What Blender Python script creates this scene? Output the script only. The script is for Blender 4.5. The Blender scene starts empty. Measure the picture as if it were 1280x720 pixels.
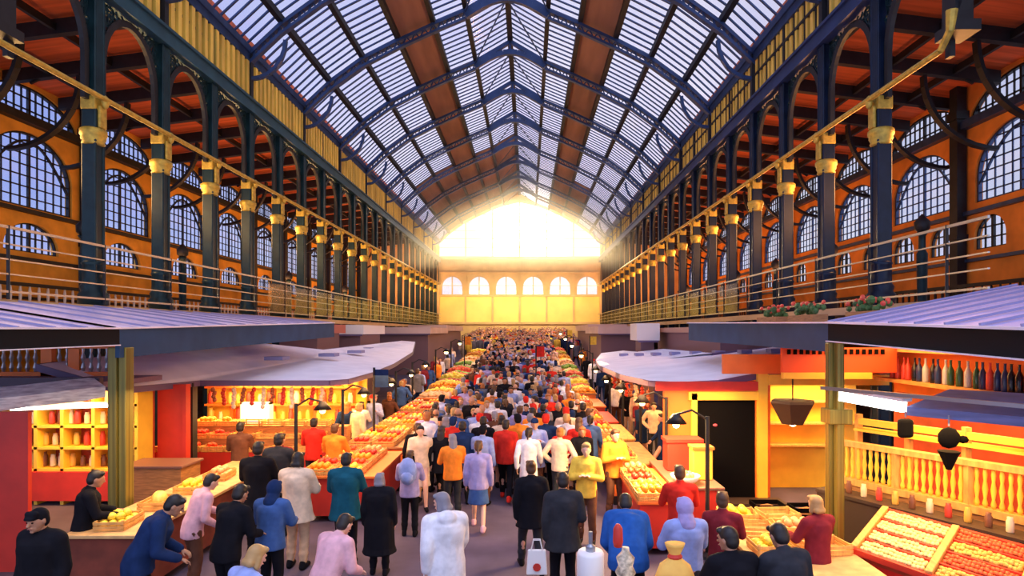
import bpy, bmesh, math, random
from math import sin, cos, pi, radians, sqrt
from mathutils import Vector, Matrix
random.seed(7)
R = random.Random(11)
C = bpy.context.scene.collection
H = 3.6                       # camera height above the market floor
ORD = ['nearest','second','third','fourth','fifth','sixth','seventh','eighth','ninth','tenth','eleventh','twelfth','thirteenth','fourteenth','fifteenth','sixteenth','seventeenth','eighteenth','nineteenth','twentieth','twenty-first','twenty-second','twenty-third','twenty-fourth']

# ------------------------------------------------------------------ materials
MATS = {}
def mat(name, col, rough=.6, metal=0.0, var=0.0, scale=8.0, bump=0.0, emit=None, estr=0.0, spec=.5, stretch=None):
    if name in MATS: return MATS[name]
    m = bpy.data.materials.new(name); m.use_nodes = True
    nt = m.node_tree; b = nt.nodes['Principled BSDF']
    b.inputs['Base Color'].default_value = (*col, 1)
    b.inputs['Roughness'].default_value = rough
    b.inputs['Metallic'].default_value = metal
    b.inputs['Specular IOR Level'].default_value = spec
    if var > 0 or bump > 0:
        tc = nt.nodes.new('ShaderNodeTexCoord'); mp = nt.nodes.new('ShaderNodeMapping')
        if stretch: mp.inputs['Scale'].default_value = stretch
        nz = nt.nodes.new('ShaderNodeTexNoise'); nz.inputs['Scale'].default_value = scale; nz.inputs['Detail'].default_value = 4
        nt.links.new(tc.outputs['Object'], mp.inputs[0]); nt.links.new(mp.outputs[0], nz.inputs['Vector'])
        if var > 0:
            r = nt.nodes.new('ShaderNodeValToRGB')
            r.color_ramp.elements[0].position = .3; r.color_ramp.elements[1].position = .7
            r.color_ramp.elements[0].color = (*[c*(1-var) for c in col], 1)
            r.color_ramp.elements[1].color = (*[min(1, c*(1+var)) for c in col], 1)
            nt.links.new(nz.outputs['Fac'], r.inputs[0]); nt.links.new(r.outputs[0], b.inputs['Base Color'])
        if bump > 0:
            bp = nt.nodes.new('ShaderNodeBump'); bp.inputs['Strength'].default_value = bump
            nt.links.new(nz.outputs['Fac'], bp.inputs['Height']); nt.links.new(bp.outputs[0], b.inputs['Normal'])
    if emit:
        b.inputs['Emission Color'].default_value = (*emit, 1); b.inputs['Emission Strength'].default_value = estr
    MATS[name] = m; return m

def glass(name, tint, rough=.1, refl=.06):
    m = bpy.data.materials.new(name); m.use_nodes = True; nt = m.node_tree
    for n in list(nt.nodes): nt.nodes.remove(n)
    o = nt.nodes.new('ShaderNodeOutputMaterial'); t = nt.nodes.new('ShaderNodeBsdfTransparent'); g = nt.nodes.new('ShaderNodeBsdfGlossy')
    mx = nt.nodes.new('ShaderNodeMixShader'); mx.inputs[0].default_value = refl
    t.inputs[0].default_value = (*tint, 1); g.inputs['Roughness'].default_value = rough
    nt.links.new(t.outputs[0], mx.inputs[1]); nt.links.new(g.outputs[0], mx.inputs[2]); nt.links.new(mx.outputs[0], o.inputs[0])
    MATS[name] = m; return m

iron   = mat('iron_blue_green', (.006,.026,.034), .35, .15, .35, 3, .05, spec=.3)
ironr  = mat('iron_navy', (.025,.055,.15), .4, .3, .3, 3)
irond  = mat('iron_dark', (.012,.014,.018), .55, .2, .3, 4)
gold   = mat('gilded_paint', (.52,.36,.05), .45, .3, .3, 9)
slatm  = mat('yellow_wood_slats', (.80,.56,.10), .6, 0, .35, 2.5, .1, stretch=(1,1,.15))
terra  = mat('terracotta_boards', (.62,.13,.035), .75, 0, .3, 1.2, .1, stretch=(.2,4,1))
ochre  = mat('ochre_plaster', (.80,.38,.04), .8, 0, .22, 1.1, .1)
ochre2 = mat('orange_plaster', (.74,.25,.03), .8, 0, .22, 1.1, .1)
endy   = mat('end_wall_yellow', (.93,.72,.22), .7, 0, .1, .6)
endb   = mat('end_wall_beige', (.66,.46,.22), .7, 0, .15, .8)
boardm = mat('brown_roof_boards', (.24,.12,.085), .7, 0, .25, 1.5, .1, stretch=(1,.15,1))
roofsh = mat('lavender_zinc_roof', (.44,.41,.74), .5, .1, .15, 2, stretch=(1,.2,1))
canl   = mat('pale_canopy_cloth', (.88,.84,.95), .6, 0, .08, 1.5)
canrim = mat('canopy_rim_purple', (.13,.09,.19), .5)
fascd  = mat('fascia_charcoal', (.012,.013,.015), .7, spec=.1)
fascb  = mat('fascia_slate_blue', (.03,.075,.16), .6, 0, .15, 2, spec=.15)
asph   = mat('purple_grey_asphalt', (.10,.08,.125), .7, 0, .25, 1.3, .08, spec=.2)
wood   = mat('warm_wood', (.42,.19,.06), .6, 0, .3, 5, .1, stretch=(1,1,8))
woody  = mat('honey_wood', (.70,.38,.10), .55, 0, .25, 5, .1, stretch=(6,1,1))
redp   = mat('red_panel', (.60,.035,.02), .5, 0, .15, 2)
orngp  = mat('orange_panel', (.85,.20,.03), .5, 0, .12, 2)
yelp   = mat('yellow_panel', (.92,.60,.06), .5, 0, .12, 2)
black  = mat('black_matte', (.004,.004,.005), .8, spec=.05)
white  = mat('white_paint', (.82,.80,.78), .5)
steel  = mat('steel', (.4,.42,.46), .3, .8)
postm  = mat('post_green_gold', (.20,.17,.035), .4, .4, .4, 3, stretch=(9,9,.1))
blueaw = mat('blue_awning_cloth', (.12,.19,.48), .6, 0, .25, 2, stretch=(1,1,8))
paper  = mat('cream_paper', (.72,.42,.16), .7, 0, .2, 7)
leafm  = mat('leaf_green', (.06,.15,.03), .6, 0, .5, 5)
bulbm  = mat('lit_bulb', (1,.7,.3), .4, emit=(1,.62,.22), estr=22)
tubem  = mat('lit_tube', (1,1,1), .4, emit=(1,.93,.85), estr=7)
lboxm  = mat('lit_light_box', (1,1,1), .4, emit=(1,.86,.6), estr=2.6)
skym   = glass('roof_glass', (.93,.94,1.0))
wing   = glass('window_glass', (.88,.92,1.0))
endg   = glass('end_glass', (1.0,.98,.93))
railg  = glass('railing_glass', (.86,.84,.80), .15, .12)

# ------------------------------------------------------------------ mesh builder
class MB:
    def __init__(s): s.v = []; s.f = []
    def add(s, vs, fs):
        n = len(s.v); s.v += [tuple(p) for p in vs]; s.f += [tuple(i+n for i in f) for f in fs]; return s
    def box(s, c, d, rz=0.0, M=None):
        x, y, z = d[0]/2, d[1]/2, d[2]/2
        vs = [Vector((a*x, b*y, e*z)) for a in (-1,1) for b in (-1,1) for e in (-1,1)]
        if M is None: M = Matrix.Rotation(rz, 3, 'Z')
        vs = [M @ p + Vector(c) for p in vs]
        return s.add(vs, [(0,1,3,2),(4,6,7,5),(0,4,5,1),(2,3,7,6),(0,2,6,4),(1,5,7,3)])
    def span(s, a, b):
        return s.box([(a[i]+b[i])/2 for i in range(3)], [abs(b[i]-a[i]) for i in range(3)])
    def bar(s, a, b, w, h, up=(0,0,1)):
        a = Vector(a); b = Vector(b); d = b-a; L = d.length
        if L < 1e-6: return s
        d.normalize(); u = Vector(up)
        if abs(d.dot(u)) > .98: u = Vector((0,1,0))
        sd = d.cross(u).normalized(); u2 = sd.cross(d).normalized()
        M = Matrix((sd, d, u2)).transposed()
        return s.box((a+b)/2, (w, L, h), M=M)
    def path(s, pts, w, h, up=(0,0,1)):
        for i in range(len(pts)-1): s.bar(pts[i], pts[i+1], w, h, up)
        return s
    def tube(s, pts, rs, n=10, cap=True):
        pts = [Vector(p) for p in pts]
        if not hasattr(rs, '__len__'): rs = [rs]*len(pts)
        vs = []; fs = []
        for i, p in enumerate(pts):
            d = (pts[min(i+1, len(pts)-1)] - pts[max(i-1, 0)]).normalized()
            u = Vector((0,0,1)) if abs(d.z) < .9 else Vector((0,1,0))
            a = d.cross(u).normalized(); b = d.cross(a)
            for k in range(n):
                t = 2*pi*k/n; vs.append(p + (a*cos(t) + b*sin(t))*rs[i])
        for i in range(len(pts)-1):
            for k in range(n):
                k2 = (k+1) % n; fs.append((i*n+k, i*n+k2, (i+1)*n+k2, (i+1)*n+k))
        if cap: fs.append(tuple(range(n))); fs.append(tuple(reversed(range((len(pts)-1)*n, len(pts)*n))))
        return s.add(vs, fs)
    def lathe(s, prof, c=(0,0,0), n=16, sx=1, sy=1):
        vs = []; fs = []
        for r, z in prof:
            for k in range(n):
                t = 2*pi*k/n; vs.append((c[0]+r*cos(t)*sx, c[1]+r*sin(t)*sy, c[2]+z))
        m = len(prof)
        for i in range(m-1):
            for k in range(n):
                k2 = (k+1) % n; fs.append((i*n+k, i*n+k2, (i+1)*n+k2, (i+1)*n+k))
        fs.append(tuple(reversed(range(n)))); fs.append(tuple(range((m-1)*n, m*n)))
        return s.add(vs, fs)
    def ball(s, c, r, n=10, M=None):
        if not hasattr(r, '__len__'): r = (r,r,r)
        vs = []; fs = []; m = max(4, n//2)
        c = Vector(c)
        for i in range(1, m):
            ph = pi*i/m
            for k in range(n):
                t = 2*pi*k/n; p = Vector((r[0]*sin(ph)*cos(t), r[1]*sin(ph)*sin(t), r[2]*cos(ph)))
                vs.append(c + (M @ p if M else p))
        top = len(vs); p = Vector((0,0,r[2])); vs.append(c + (M @ p if M else p))
        bot = len(vs); p = Vector((0,0,-r[2])); vs.append(c + (M @ p if M else p))
        for i in range(m-2):
            for k in range(n):
                k2 = (k+1) % n; fs.append((i*n+k, (i+1)*n+k, (i+1)*n+k2, i*n+k2))
        for k in range(n):
            k2 = (k+1) % n; fs.append((top, k, k2)); fs.append((bot, (m-2)*n+k2, (m-2)*n+k))
        return s.add(vs, fs)
    def cap(s, a, b, ra, rb, n=12):          # tapered capsule
        a = Vector(a); b = Vector(b); d = b-a; L = d.length
        if L < 1e-5: return s.ball(a, ra, n)
        d /= L; pts = []; rs = []
        for t in (-88, -60, -30, 0): pts.append(a + d*ra*sin(radians(t))); rs.append(ra*cos(radians(t)))
        for t in (0, 30, 60, 88): pts.append(b + d*rb*sin(radians(t))); rs.append(rb*cos(radians(t)))
        u = Vector((0,0,1)) if abs(d.z) < .9 else Vector((0,1,0))
        p = d.cross(u).normalized(); q = d.cross(p)
        vs = [c + (p*cos(2*pi*k/n) + q*sin(2*pi*k/n))*r for c, r in zip(pts, rs) for k in range(n)]
        fs = [(i*n+k, i*n+(k+1)%n, (i+1)*n+(k+1)%n, (i+1)*n+k) for i in range(7) for k in range(n)]
        fs.append(tuple(reversed(range(n)))); fs.append(tuple(range(7*n, 8*n)))
        return s.add(vs, fs)
    def prism(s, poly, f, t0, t1):           # poly in (u,v); f(u,v,t) -> point
        n = len(poly); vs = [f(u, v, t0) for u, v in poly] + [f(u, v, t1) for u, v in poly]
        fs = [tuple(range(n)), tuple(reversed(range(n, 2*n)))] + [(i, i+n, (i+1)%n+n, (i+1)%n) for i in range(n)]
        return s.add(vs, fs)
    def mesh(s, name, smooth=False):
        me = bpy.data.meshes.new(name); me.from_pydata([tuple(p) for p in s.v], [], s.f); me.update()
        b = bmesh.new(); b.from_mesh(me); bmesh.ops.recalc_face_normals(b, faces=b.faces); b.to_mesh(me); b.free()
        if smooth: me.polygons.foreach_set('use_smooth', [True]*len(me.polygons))
        return me
    def build(s, name, m, parent=None, smooth=False, bevel=0, loc=None):
        me = s.mesh(name, smooth); me.materials.append(m)
        o = bpy.data.objects.new(name, me); C.objects.link(o)
        if parent: o.parent = parent
        if loc: o.location = loc
        if bevel:
            bv = o.modifiers.new('bevel', 'BEVEL'); bv.width = bevel; bv.segments = 2; bv.limit_method = 'ANGLE'
        return o

def tag(o, label=None, cat=None, group=None, kind=None):
    if label: o['label'] = label
    if cat: o['category'] = cat
    if group: o['group'] = group
    if kind: o['kind'] = kind
    return o
def thing(name, label, cat, loc=(0,0,0), rz=0.0, group=None):
    o = bpy.data.objects.new(name, None); C.objects.link(o); o.location = loc; o.rotation_euler = (0,0,rz)
    o.empty_display_size = .1
    return tag(o, label, cat, group)
KIDS = {}
def dup(o, loc=None, rz=None, label=None, parent=None, scale=None, group=None):
    c = o.copy(); C.objects.link(c)
    if parent: c.parent = parent
    if loc is not None: c.location = loc
    if rz is not None: c.rotation_euler = (0,0,rz)
    if scale is not None: c.scale = scale
    if label: c['label'] = label
    if group: c['group'] = group
    for ch in [k for k in o.children]: dup(ch, parent=c)
    return c
def struct(o): o['kind'] = 'structure'; return o

def fz(D):                                    # the market floor climbs gently towards the far end
    return 0.0 if D < 20 else (D-20)*.054
XL, XR, XC = -9.85, 8.0, -.925
OL, OR_ = -18.5, 16.65
DE = 66.1
PROF = [(0,15.3),(1.8,14.25),(3.2,13.66),(4.75,12.95),(6.3,12.15),(7.75,11.1),(8.925,10.0)]

# ------------------------------------------------------------------ the hall shell
fl = MB(); n = 24
ys = [-4, 20] + [20+(DE-20)*i/10 for i in range(1, 11)]
for i in range(len(ys)-1):
    a, b = ys[i], ys[i+1]; za, zb = fz(a), fz(b)
    fl.add([(-19.5,a,za),(17.6,a,za),(17.6,b,zb),(-19.5,b,zb),(-19.5,a,za-.4),(17.6,a,za-.4),(17.6,b,zb-.4),(-19.5,b,zb-.4)],
           [(0,1,2,3),(4,7,6,5),(0,4,5,1),(1,5,6,2),(2,6,7,3),(3,7,4,0)])
struct(fl.build('floor', asph))

def arch_cell(mb, f, a, b, z0, z1, c, d, zb, zs, ry=None, t0=0, t1=.3, n=10):
    """wall piece a..b, z0..z1 with an arched opening c..d, sill zb, springing zs, head height ry"""
    m = (c+d)/2; r = (d-c)/2; ry = ry or r
    L = [(a,z0),(m,z0),(m,zb),(c,zb),(c,zs)] + [(m - r*cos(pi/2*i/n), zs + ry*sin(pi/2*i/n)) for i in range(1, n+1)] + [(m,z1),(a,z1)]
    Rr = [(b,z0),(m,z0),(m,zb),(d,zb),(d,zs)] + [(m + r*cos(pi/2*i/n), zs + ry*sin(pi/2*i/n)) for i in range(1, n+1)] + [(m,z1),(b,z1)]
    mb.prism(L, f, t0, t1); mb.prism(Rr, f, t0, t1)

def window(idx, f, c, d, zb, zs, ry, nx, nz, gm, bm, bw=.05, fr=.12, extra=0):
    """glazed arched window in wall plane f(u,z,t)"""
    m = (c+d)/2; r = (d-c)/2; N = 10
    arc = [(m + r*cos(pi*i/(2*N)), zs + ry*sin(pi*i/(2*N))) for i in range(2*N+1)]
    poly = [(c,zb),(d,zb)] + arc
    root = thing('window_%d' % idx, None, None, f(m, zb, .15)); struct(root)
    o = Vector(root.location)
    g = lambda u, v, t: Vector(f(u, v, t)) - o
    p = MB(); p.prism(poly, g, .14, .155); p.build('window_pane', gm, root)
    q = MB()
    pts = [(c,zb),(d,zb)] + arc + [(c,zb)]
    for i in range(len(pts)-1): q.bar(g(*pts[i], .15), g(*pts[i+1], .15), fr, fr)
    def top(u):
        k = max(0, 1-((u-m)/r)**2); return zs + ry*sqrt(k)
    for i in range(1, nx):
        u = c+(d-c)*i/nx; w = bw*(2 if (nx % 2 == 0 and i == nx//2) else 1); q.bar(g(u,zb,.15), g(u,top(u),.15), w, w)
    for j in range(1, nz):
        z = zb+(zs+ry-zb)*j/nz
        hw = r if z < zs else r*sqrt(max(0, 1-((z-zs)/ry)**2))
        q.bar(g(m-hw,z,.15), g(m+hw,z,.15), bw, bw)
    if extra:
        for sgn in (-1,1):
            q.path([g(m + sgn*r*.95*(1-(i/8)), zs-.3+(ry+.2)*sin(pi/2*i/8)*.9, .12) for i in range(9)], bw*1.6, bw*1.6)
    q.build('window_frame', bm, root)
    return root

WI = [1]
def nextw(): WI[0] += 1; return WI[0]-1
# outer walls of the two side aisles
def outer_wall(side, X, first, wm):
    sg = -1 if side == 'left' else 1
    f = lambda u, z, t: (X + sg*t, u, z + H)
    mb = MB()
    cs = [first + 5*i for i in range(-3, 10)]
    for c in cs:
        a, b = c-2.5, c+2.5
        if b > DE+.3: b = DE+.3
        if c+1.95 > b: mb.prism([(a,-3.6),(b,-3.6),(b,9.3),(a,9.3)], f, 0, .3); continue
        mb.prism([(a,-3.6),(b,-3.6),(b,2.6),(a,2.6)], f, 0, .3)
        if side == 'left':
            arch_cell(mb, f, a, b, 2.6, 4.3, c-1.25, c+1.25, 2.95, 3.1, .95)
            window(nextw(), f, c-1.25, c+1.25, 2.95, 3.1, .95, 8, 2, wing, irond, .05, .1)
        else:
            arch_cell(mb, f, a, c, 2.6, 4.5, c-2.0, c-.5, 3.05, 3.5, .75)
            arch_cell(mb, f, c, b, 2.6, 4.5, c+.5, c+2.0, 3.05, 3.5, .75)
            window(nextw(), f, c-2.0, c-.5, 3.05, 3.5, .75, 4, 3, wing, irond, .05, .1)
            window(nextw(), f, c+.5, c+2.0, 3.05, 3.5, .75, 4, 3, wing, irond, .05, .1)
        z0 = 4.3 if side == 'left' else 4.5
        arch_cell(mb, f, a, b, z0, 7.6, c-1.95, c+1.95, z0+.3, 5.8, 1.6)
        window(nextw(), f, c-1.95, c+1.95, z0+.3, 5.8, 1.6, 10, 7, wing, ironr if side == 'right' else irond, .045, .14, 1)
        arch_cell(mb, f, a, b, 7.6, 9.3, c-2.25, c+2.25, 7.85, 7.86, 1.25)
        window(nextw(), f, c-2.25, c+2.25, 7.85, 7.86, 1.25, 14, 3, wing, irond, .05, .14)
    struct(mb.build('wall_%s' % side, wm))
    # string courses and sill mouldings
    t = MB()
    for z, h, d in ((2.62,.12,.14),(4.38,.14,.2),(7.65,.3,.3),(1.2,.1,.1)):
        t.span((X, cs[0]-2.5, z+H), (X - sg*d, DE, z+H+h))
    struct(t.build('trim_%d' % (1 if side == 'left' else 2), irond if side == 'left' else ironr))
    # dark piers between the windows, each its own thing
    pm = MB(); pm.box((0,0,4.35), (.36,.42,8.7)).box((0,0,7.6),(.5,.55,.3)).box((0,0,.2),(.5,.55,.5)).box((0,0,3.0),(.44,.5,.18))
    me = pm.mesh('wall_pier'); me.materials.append(irond)
    for i, c in enumerate(cs):
        if c+2.5 > DE-.5 or c < 8: continue
        o = bpy.data.objects.new('wall_pier', me); C.objects.link(o); o.location = (X-sg*.24, c+2.5, H+.6)
        tag(o, 'dark iron pier between the tall arched windows of the %s outer wall, %s from camera' % (side, ORD[i-1]), 'pier', 'piers on the %s outer wall' % side)
outer_wall('left', OL, 22.4, ochre)
outer_wall('right', OR_, 20.4, ochre2)

# side-aisle ceilings: terracotta boards sloping down to the outer walls, dark beams
cm = MB(); beam_me = {}
for side, xi, xo in (('left', XL-.15, OL), ('right', XR+.15, OR_)):
    cm.add([(xi,-4,H+10.35),(xi,DE,H+10.35),(xo,DE,H+9.25),(xo,-4,H+9.25),(xi,-4,H+10.5),(xi,DE,H+10.5),(xo,DE,H+9.4),(xo,-4,H+9.4)],
           [(0,1,2,3),(4,7,6,5),(0,4,5,1),(1,5,6,2),(2,6,7,3),(3,7,4,0)])
struct(cm.build('ceiling', terra))
for side, xi, xo in (('left', XL, OL), ('right', XR, OR_)):
    s = -1 if side == 'left' else 1; W = abs(xo-xi)-.3
    bm_ = MB()
    # rafter beam with a curved brace that follows the haunch
    bm_.prism([(0.1,-.12),(W,-.12-W*.128),(W,-.55-W*.128),(.1,-.62)], lambda u,v,t: (s*u, t, v), -.11, .11)
    pts = [(s*(W-.05 - 2.6*sin(pi/2*i/10)), 0, -4.2 + 2.55*(1-cos(pi/2*i/10))**1.0 - .0) for i in range(11)]
    bm_.path([(p[0], p[1], p[2]+.3) for p in pts], .12, .22, up=(0,1,0))
    bm_.bar((s*(W-.9),0,-1.6), (s*(W-2.3),0,-.9), .08, .08)
    me = bm_.mesh('ceiling_beam'); me.materials.append(irond)
    k = 0
    for i in range(0, 25):
        D = 6.1 + 2.5*i
        if D > DE-1: break
        o = bpy.data.objects.new('ceiling_beam', me); C.objects.link(o); o.location = (xi+s*.2, D, H+10.35)
        tag(o, 'dark sloping roof beam crossing the terracotta ceiling of the %s aisle, %s from camera' % (side, ORD[k]), 'beam', 'ceiling beams over the %s aisle' % side); k += 1
    # longitudinal purlin lattice girders
    for j, fr in enumerate((.28,.55,.8)):
        x = xi + (xo-xi)*fr; z = H+10.3-1.1*fr-.28
        p = MB(); p.span((x-.06, 4, z-.12), (x+.06, DE-.3, z+.12))
        tag(p.build('ceiling_purlin', irond), 'dark long purlin under the %s aisle ceiling, %s to the nave' % (side, ('closest','midway','farthest')[j]), 'purlin')

# gallery floors
for i, (xi, xo) in enumerate(((XL+.25, OL), (XR-.25, OR_))):
    g = MB(); g.span((xi, 9.5, H+.42), (xo, DE, H+.6)); struct(g.build('trim_%d' % (3+i), endb))

# ------------------------------------------------------------------ end wall
fe = lambda u, z, t: (u, DE + t, z + H)
mb = MB()
mb.prism([(OL,-3.6),(OR_,-3.6),(OR_,.9),(OL,.9)], fe, 0, .3)
mb.prism([(OL,.9),(XL,.9),(XL,10.4),(OL,9.3)], fe, 0, .3); mb.prism([(XR,.9),(OR_,.9),(OR_,9.3),(XR,10.4)], fe, 0, .3)
struct(mb.build('wall_end', endb))
ey = MB(); ey.prism([(XL,.9),(XR,.9),(XR,4.0),(XL,4.0)], fe, .02, .28); struct(ey.build('wall_back', endy))
eb = MB()
w = (XR-XL)/6
for i in range(6):
    a = XL+w*i; c = a+w/2
    arch_cell(eb, fe, a, a+w, 4.0, 8.2, c-w*.39, c+w*.39, 4.1, 4.9, 1.25)
struct(eb.build('wall_far', endb))
for i in range(6):
    a = XL+w*i; c = a+w/2
    window(nextw(), fe, c-w*.39, c+w*.39, 4.1, 4.9, 1.25, 2, 2, endg, endb, .06, .1)
# the big glazed gable
def roofz(dx):
    dx = abs(dx)
    for (a, za), (b, zb) in zip(PROF[:-1], PROF[1:]):
        if dx <= b: return za + (zb-za)*(dx-a)/(b-a)
    return PROF[-1][1]
PROFG = [(0,14.55),(1.8,14.15)]+PROF[2:]
prof2 = [(XC+sg*d, z) for sg, L in ((-1, PROFG[::-1]), (1, PROFG[1:])) for d, z in L]
gi_ = MB(); gi_.prism([(XC-3.2,13.66),(XC-1.8,14.15),(XC,14.55),(XC+1.8,14.15),(XC+3.2,13.66),(XC+1.8,14.25),(XC,15.3),(XC-1.8,14.25)], fe, 0, .3); struct(gi_.build('wall_gable', endb))
root = thing('window_%d' % nextw(), None, None, (XC, DE+.15, H+8.2)); struct(root)
g_ = MB(); g_.prism([(x-XC, z-8.2) for x, z in prof2] + [(XR-XC,0),(XL-XC,0)], lambda u,v,t: (u,t,v), -.01, .01); g_.build('window_pane', endg, root)
q = MB()
for z in (9.35, 10.3, 11.2, 12.1, 13.0):
    xs = [x for x in [XC + k*.1 for k in range(-95,96)] if roofz(x-XC) > z and XL <= x <= XR]
    q.bar((min(xs)-XC,0,z-8.2),(max(xs)-XC,0,z-8.2),.07,.07)
for i in range(1,6):
    x = XL+w*i-XC; q.bar((x,0,0),(x,0,roofz(x)-8.2),.16,.16)
q.path([(x-XC,0,z-8.2-.1) for x, z in prof2], .3, .3, up=(0,1,0)); q.bar((XL-XC,0,0),(XR-XC,0,0),.3,.3)
q.build('window_frame', endb, root)
# thin yellow pilasters and cornices on the end wall
t = MB()
for i in range(7): t.span((XL+w*i-.09, DE-.12, H+.9), (XL+w*i+.09, DE, H+8.2))
for z, h in ((.85,.25),(3.9,.16),(6.5,.14),(8.05,.25)): t.span((XL, DE-.2, H+z), (XR, DE, H+z+h))
struct(t.build('trim_5', endb))

# ------------------------------------------------------------------ nave roof
def P(dx, D, dz=0): return Vector((XC+dx, D, H + roofz(dx) + dz))
Dfar0 = 46.1
bd = MB()
def strip(mb, d0, d1, y0, y1, th=.06):
    a, b = Vector((XC+d0,0,H+roofz(d0))), Vector((XC+d1,0,H+roofz(d1)))
    vs = [(a.x,y0,a.z),(b.x,y0,b.z),(b.x,y1,b.z),(a.x,y1,a.z)]
    vs += [(x,y,z+th) for x,y,z in vs]
    mb.add(vs, [(0,1,2,3),(4,7,6,5),(0,4,5,1),(1,5,6,2),(2,6,7,3),(3,7,4,0)])
ds = [p[0] for p in PROF]
Y0 = 6.1
for sg in (-1,1):
    strip(bd, sg*ds[2], sg*ds[3], Y0, DE)
    for j in range(6):
        if j == 2: continue
        y0 = Dfar0 if sg < 0 else 51.1
        if j == 5 or (sg > 0 and j in (0,1,4)): continue
        strip(bd, sg*ds[j], sg*ds[j+1], y0, DE)
struct(bd.build('ceiling_nave', boardm))
for sg, side in ((-1,'left'),(1,'right')):
    for j in range(6):
        if j == 2: continue
        y1 = DE if (j == 5 or (sg > 0 and j in (0,1,4))) else (Dfar0 if sg < 0 else 51.1)
        root = thing('window_%d' % nextw(), None, None, (XC+sg*(ds[j]+ds[j+1])/2, 0, H)); struct(root)
        o = Vector(root.location)
        pm = MB(); strip(pm, sg*ds[j], sg*ds[j+1], Y0, y1, .01); pm.v = [tuple(Vector(v)-o) for v in pm.v]; pm.build('roof_pane', skym, root)
        sm = MB(); y = Y0+.2
        while y < y1-.1:
            sm.bar(P(sg*ds[j], y, -.05)-o, P(sg*ds[j+1], y, -.05)-o, .075, .05); y += .4545
        sm.build('glazing_bars', ironr if sg > 0 else ironr, root)
for k, d in enumerate([-x for x in ds[:0:-1]] + ds):
    p = MB(); a = P(d, Y0, -.12); b = P(d, DE, -.12)
    wd = .34 if abs(d) > 8.9 else (.2 if d else .26)
    p.bar(a, b, wd, .24)
    if abs(d) > 8.9: p.bar(a+Vector((0,0,-.25)), b+Vector((0,0,-.25)), .22, .3)
    nm = 'ridge_beam' if d == 0 else 'roof_purlin'
    lab = 'dark ridge beam running along the top of the nave roof' if d == 0 else 'dark blue purlin running the length of the %s roof slope, %s below the ridge' % ('left' if d < 0 else 'right', ORD[ds.index(abs(d))-1].replace('nearest','first'))
    tag(p.build(nm, irond if abs(d) < 8 else ironr), lab, 'beam')
rb = MB()
pr = [(-d, z) for d, z in PROF[:0:-1]] + PROF
rb.path([(d,0,z-.3) for d, z in pr if abs(d) >= 1.7], .2, .34) if False else None
for sg in (-1,1):
    pts = [(sg*d,0,z-.3) for d, z in PROF[1:]]
    rb.path(pts, .22, .12, up=(0,0,1)); rb.path([(x,0,z-.32) for x,_,z in pts], .2, .1)
    for (a, b) in zip(pts[:-1], pts[1:]):
        a = Vector(a); b = Vector(b)
        for i in range(4):
            u = a.lerp(b, i/4); v = a.lerp(b, (i+.5)/4); w_ = a.lerp(b, (i+1)/4); dn = Vector((0,0,-.32))
            rb.bar(u, v+dn, .05, .06, up=(0,1,0)); rb.bar(v+dn, w_, .05, .06, up=(0,1,0))
    rb.bar((sg*1.8,0,13.95),(0,0,15.05),.16,.18)                       # upper rafters
    rb.path([(sg*1.8*(1-i/5),0,13.75+.75*sin(pi/2*i/5)) for i in range(6)], .2, .26)   # arched lower chord
    rb.bar((sg*.9,0,14.3),(sg*.9,0,14.5),.08,.08)
    # haunch bracket at the eaves
    rb.path([(sg*(8.8-1.2*sin(pi/2*i/6)),0,8.9+1.35*(1-cos(pi/2*i/6))+.0) for i in range(7)], .12, .14, up=(0,1,0))
rb.bar((0,0,14.5),(0,0,15.1),.1,.1)
me = rb.mesh('roof_rib'); me.materials.append(mat('rib_blue', (.025,.06,.17), .4, .2, .2, 2))
for i in range(12):
    D = 11.1+5*i
    if D > DE-1: break
    o = bpy.data.objects.new('roof_rib', me); C.objects.link(o); o.location = (XC, D, H)
    tag(o, 'dark blue arched lattice rib spanning the nave roof, %s from camera' % ORD[i], 'roof rib', 'arched ribs of the nave roof')
# wind-brace rods near the ridge
for i in range(11):
    a = 11.1+5*i; b = a+5
    for sg, sd in ((-1,'left'),(1,'right')):
        m_ = MB(); m_.tube([(XC, a, H+14.5), (XC+sg*1.8, b-.1, H+13.9)], .035, 6)
        tag(m_.build('brace_rod', ironr), 'thin diagonal brace rod on the %s of the ridge between the %s and next rib' % (sd, ORD[i]), 'brace rod', 'brace rods below the ridge')

# clerestory band of yellow slats above the girders
for i, (X, sg, side) in enumerate(((XL,-1,'left'),(XR,1,'right'))):
    b = MB(); y = 6.2
    b.span((X+sg*.12, 6, H+8.17), (X+sg*.2, DE, H+9.85))
    while y < DE:
        b.span((X-.05, y, H+8.17), (X+.1, y+.17, H+9.85)); y += .34
    struct(b.build('wall_%s_clerestory' % side, slatm))
    b = MB(); y = 6.1
    while y < DE:
        b.span((X-.16, y-.09, H+8.1), (X+.16, y+.09, H+10)); b.span((X-.09-.0, y+2.45, H+8.1),(X+.09, y+2.55, H+10)) ; y += 5
    y = 6.3
    while y < DE:
        b.span((X-.08, y+.02, H+8.1),(X-.02, y+.06, H+9.9)); y += .68
    b.span((X-.08, 6, H+8.95),(X+.02, DE, H+9.03))
    struct(b.build('trim_%d' % (6+i), irond))
    b = MB(); b.span((X-.2, 6, H+7.72), (X+.2, DE, H+8.12)); b.span((X-.27, 6, H+8.08), (X+.27, DE, H+8.16)); b.span((X-.25, 6, H+7.68), (X+.25, DE, H+7.74))
    tag(b.build('arcade_girder', mat('girder_blue_l' if sg<0 else 'girder_blue_r', (.025,.09,.13) if sg<0 else (.025,.05,.15), .4,.3,.2,2)), 'blue iron girder resting on the %s row of columns' % side, 'girder')

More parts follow.
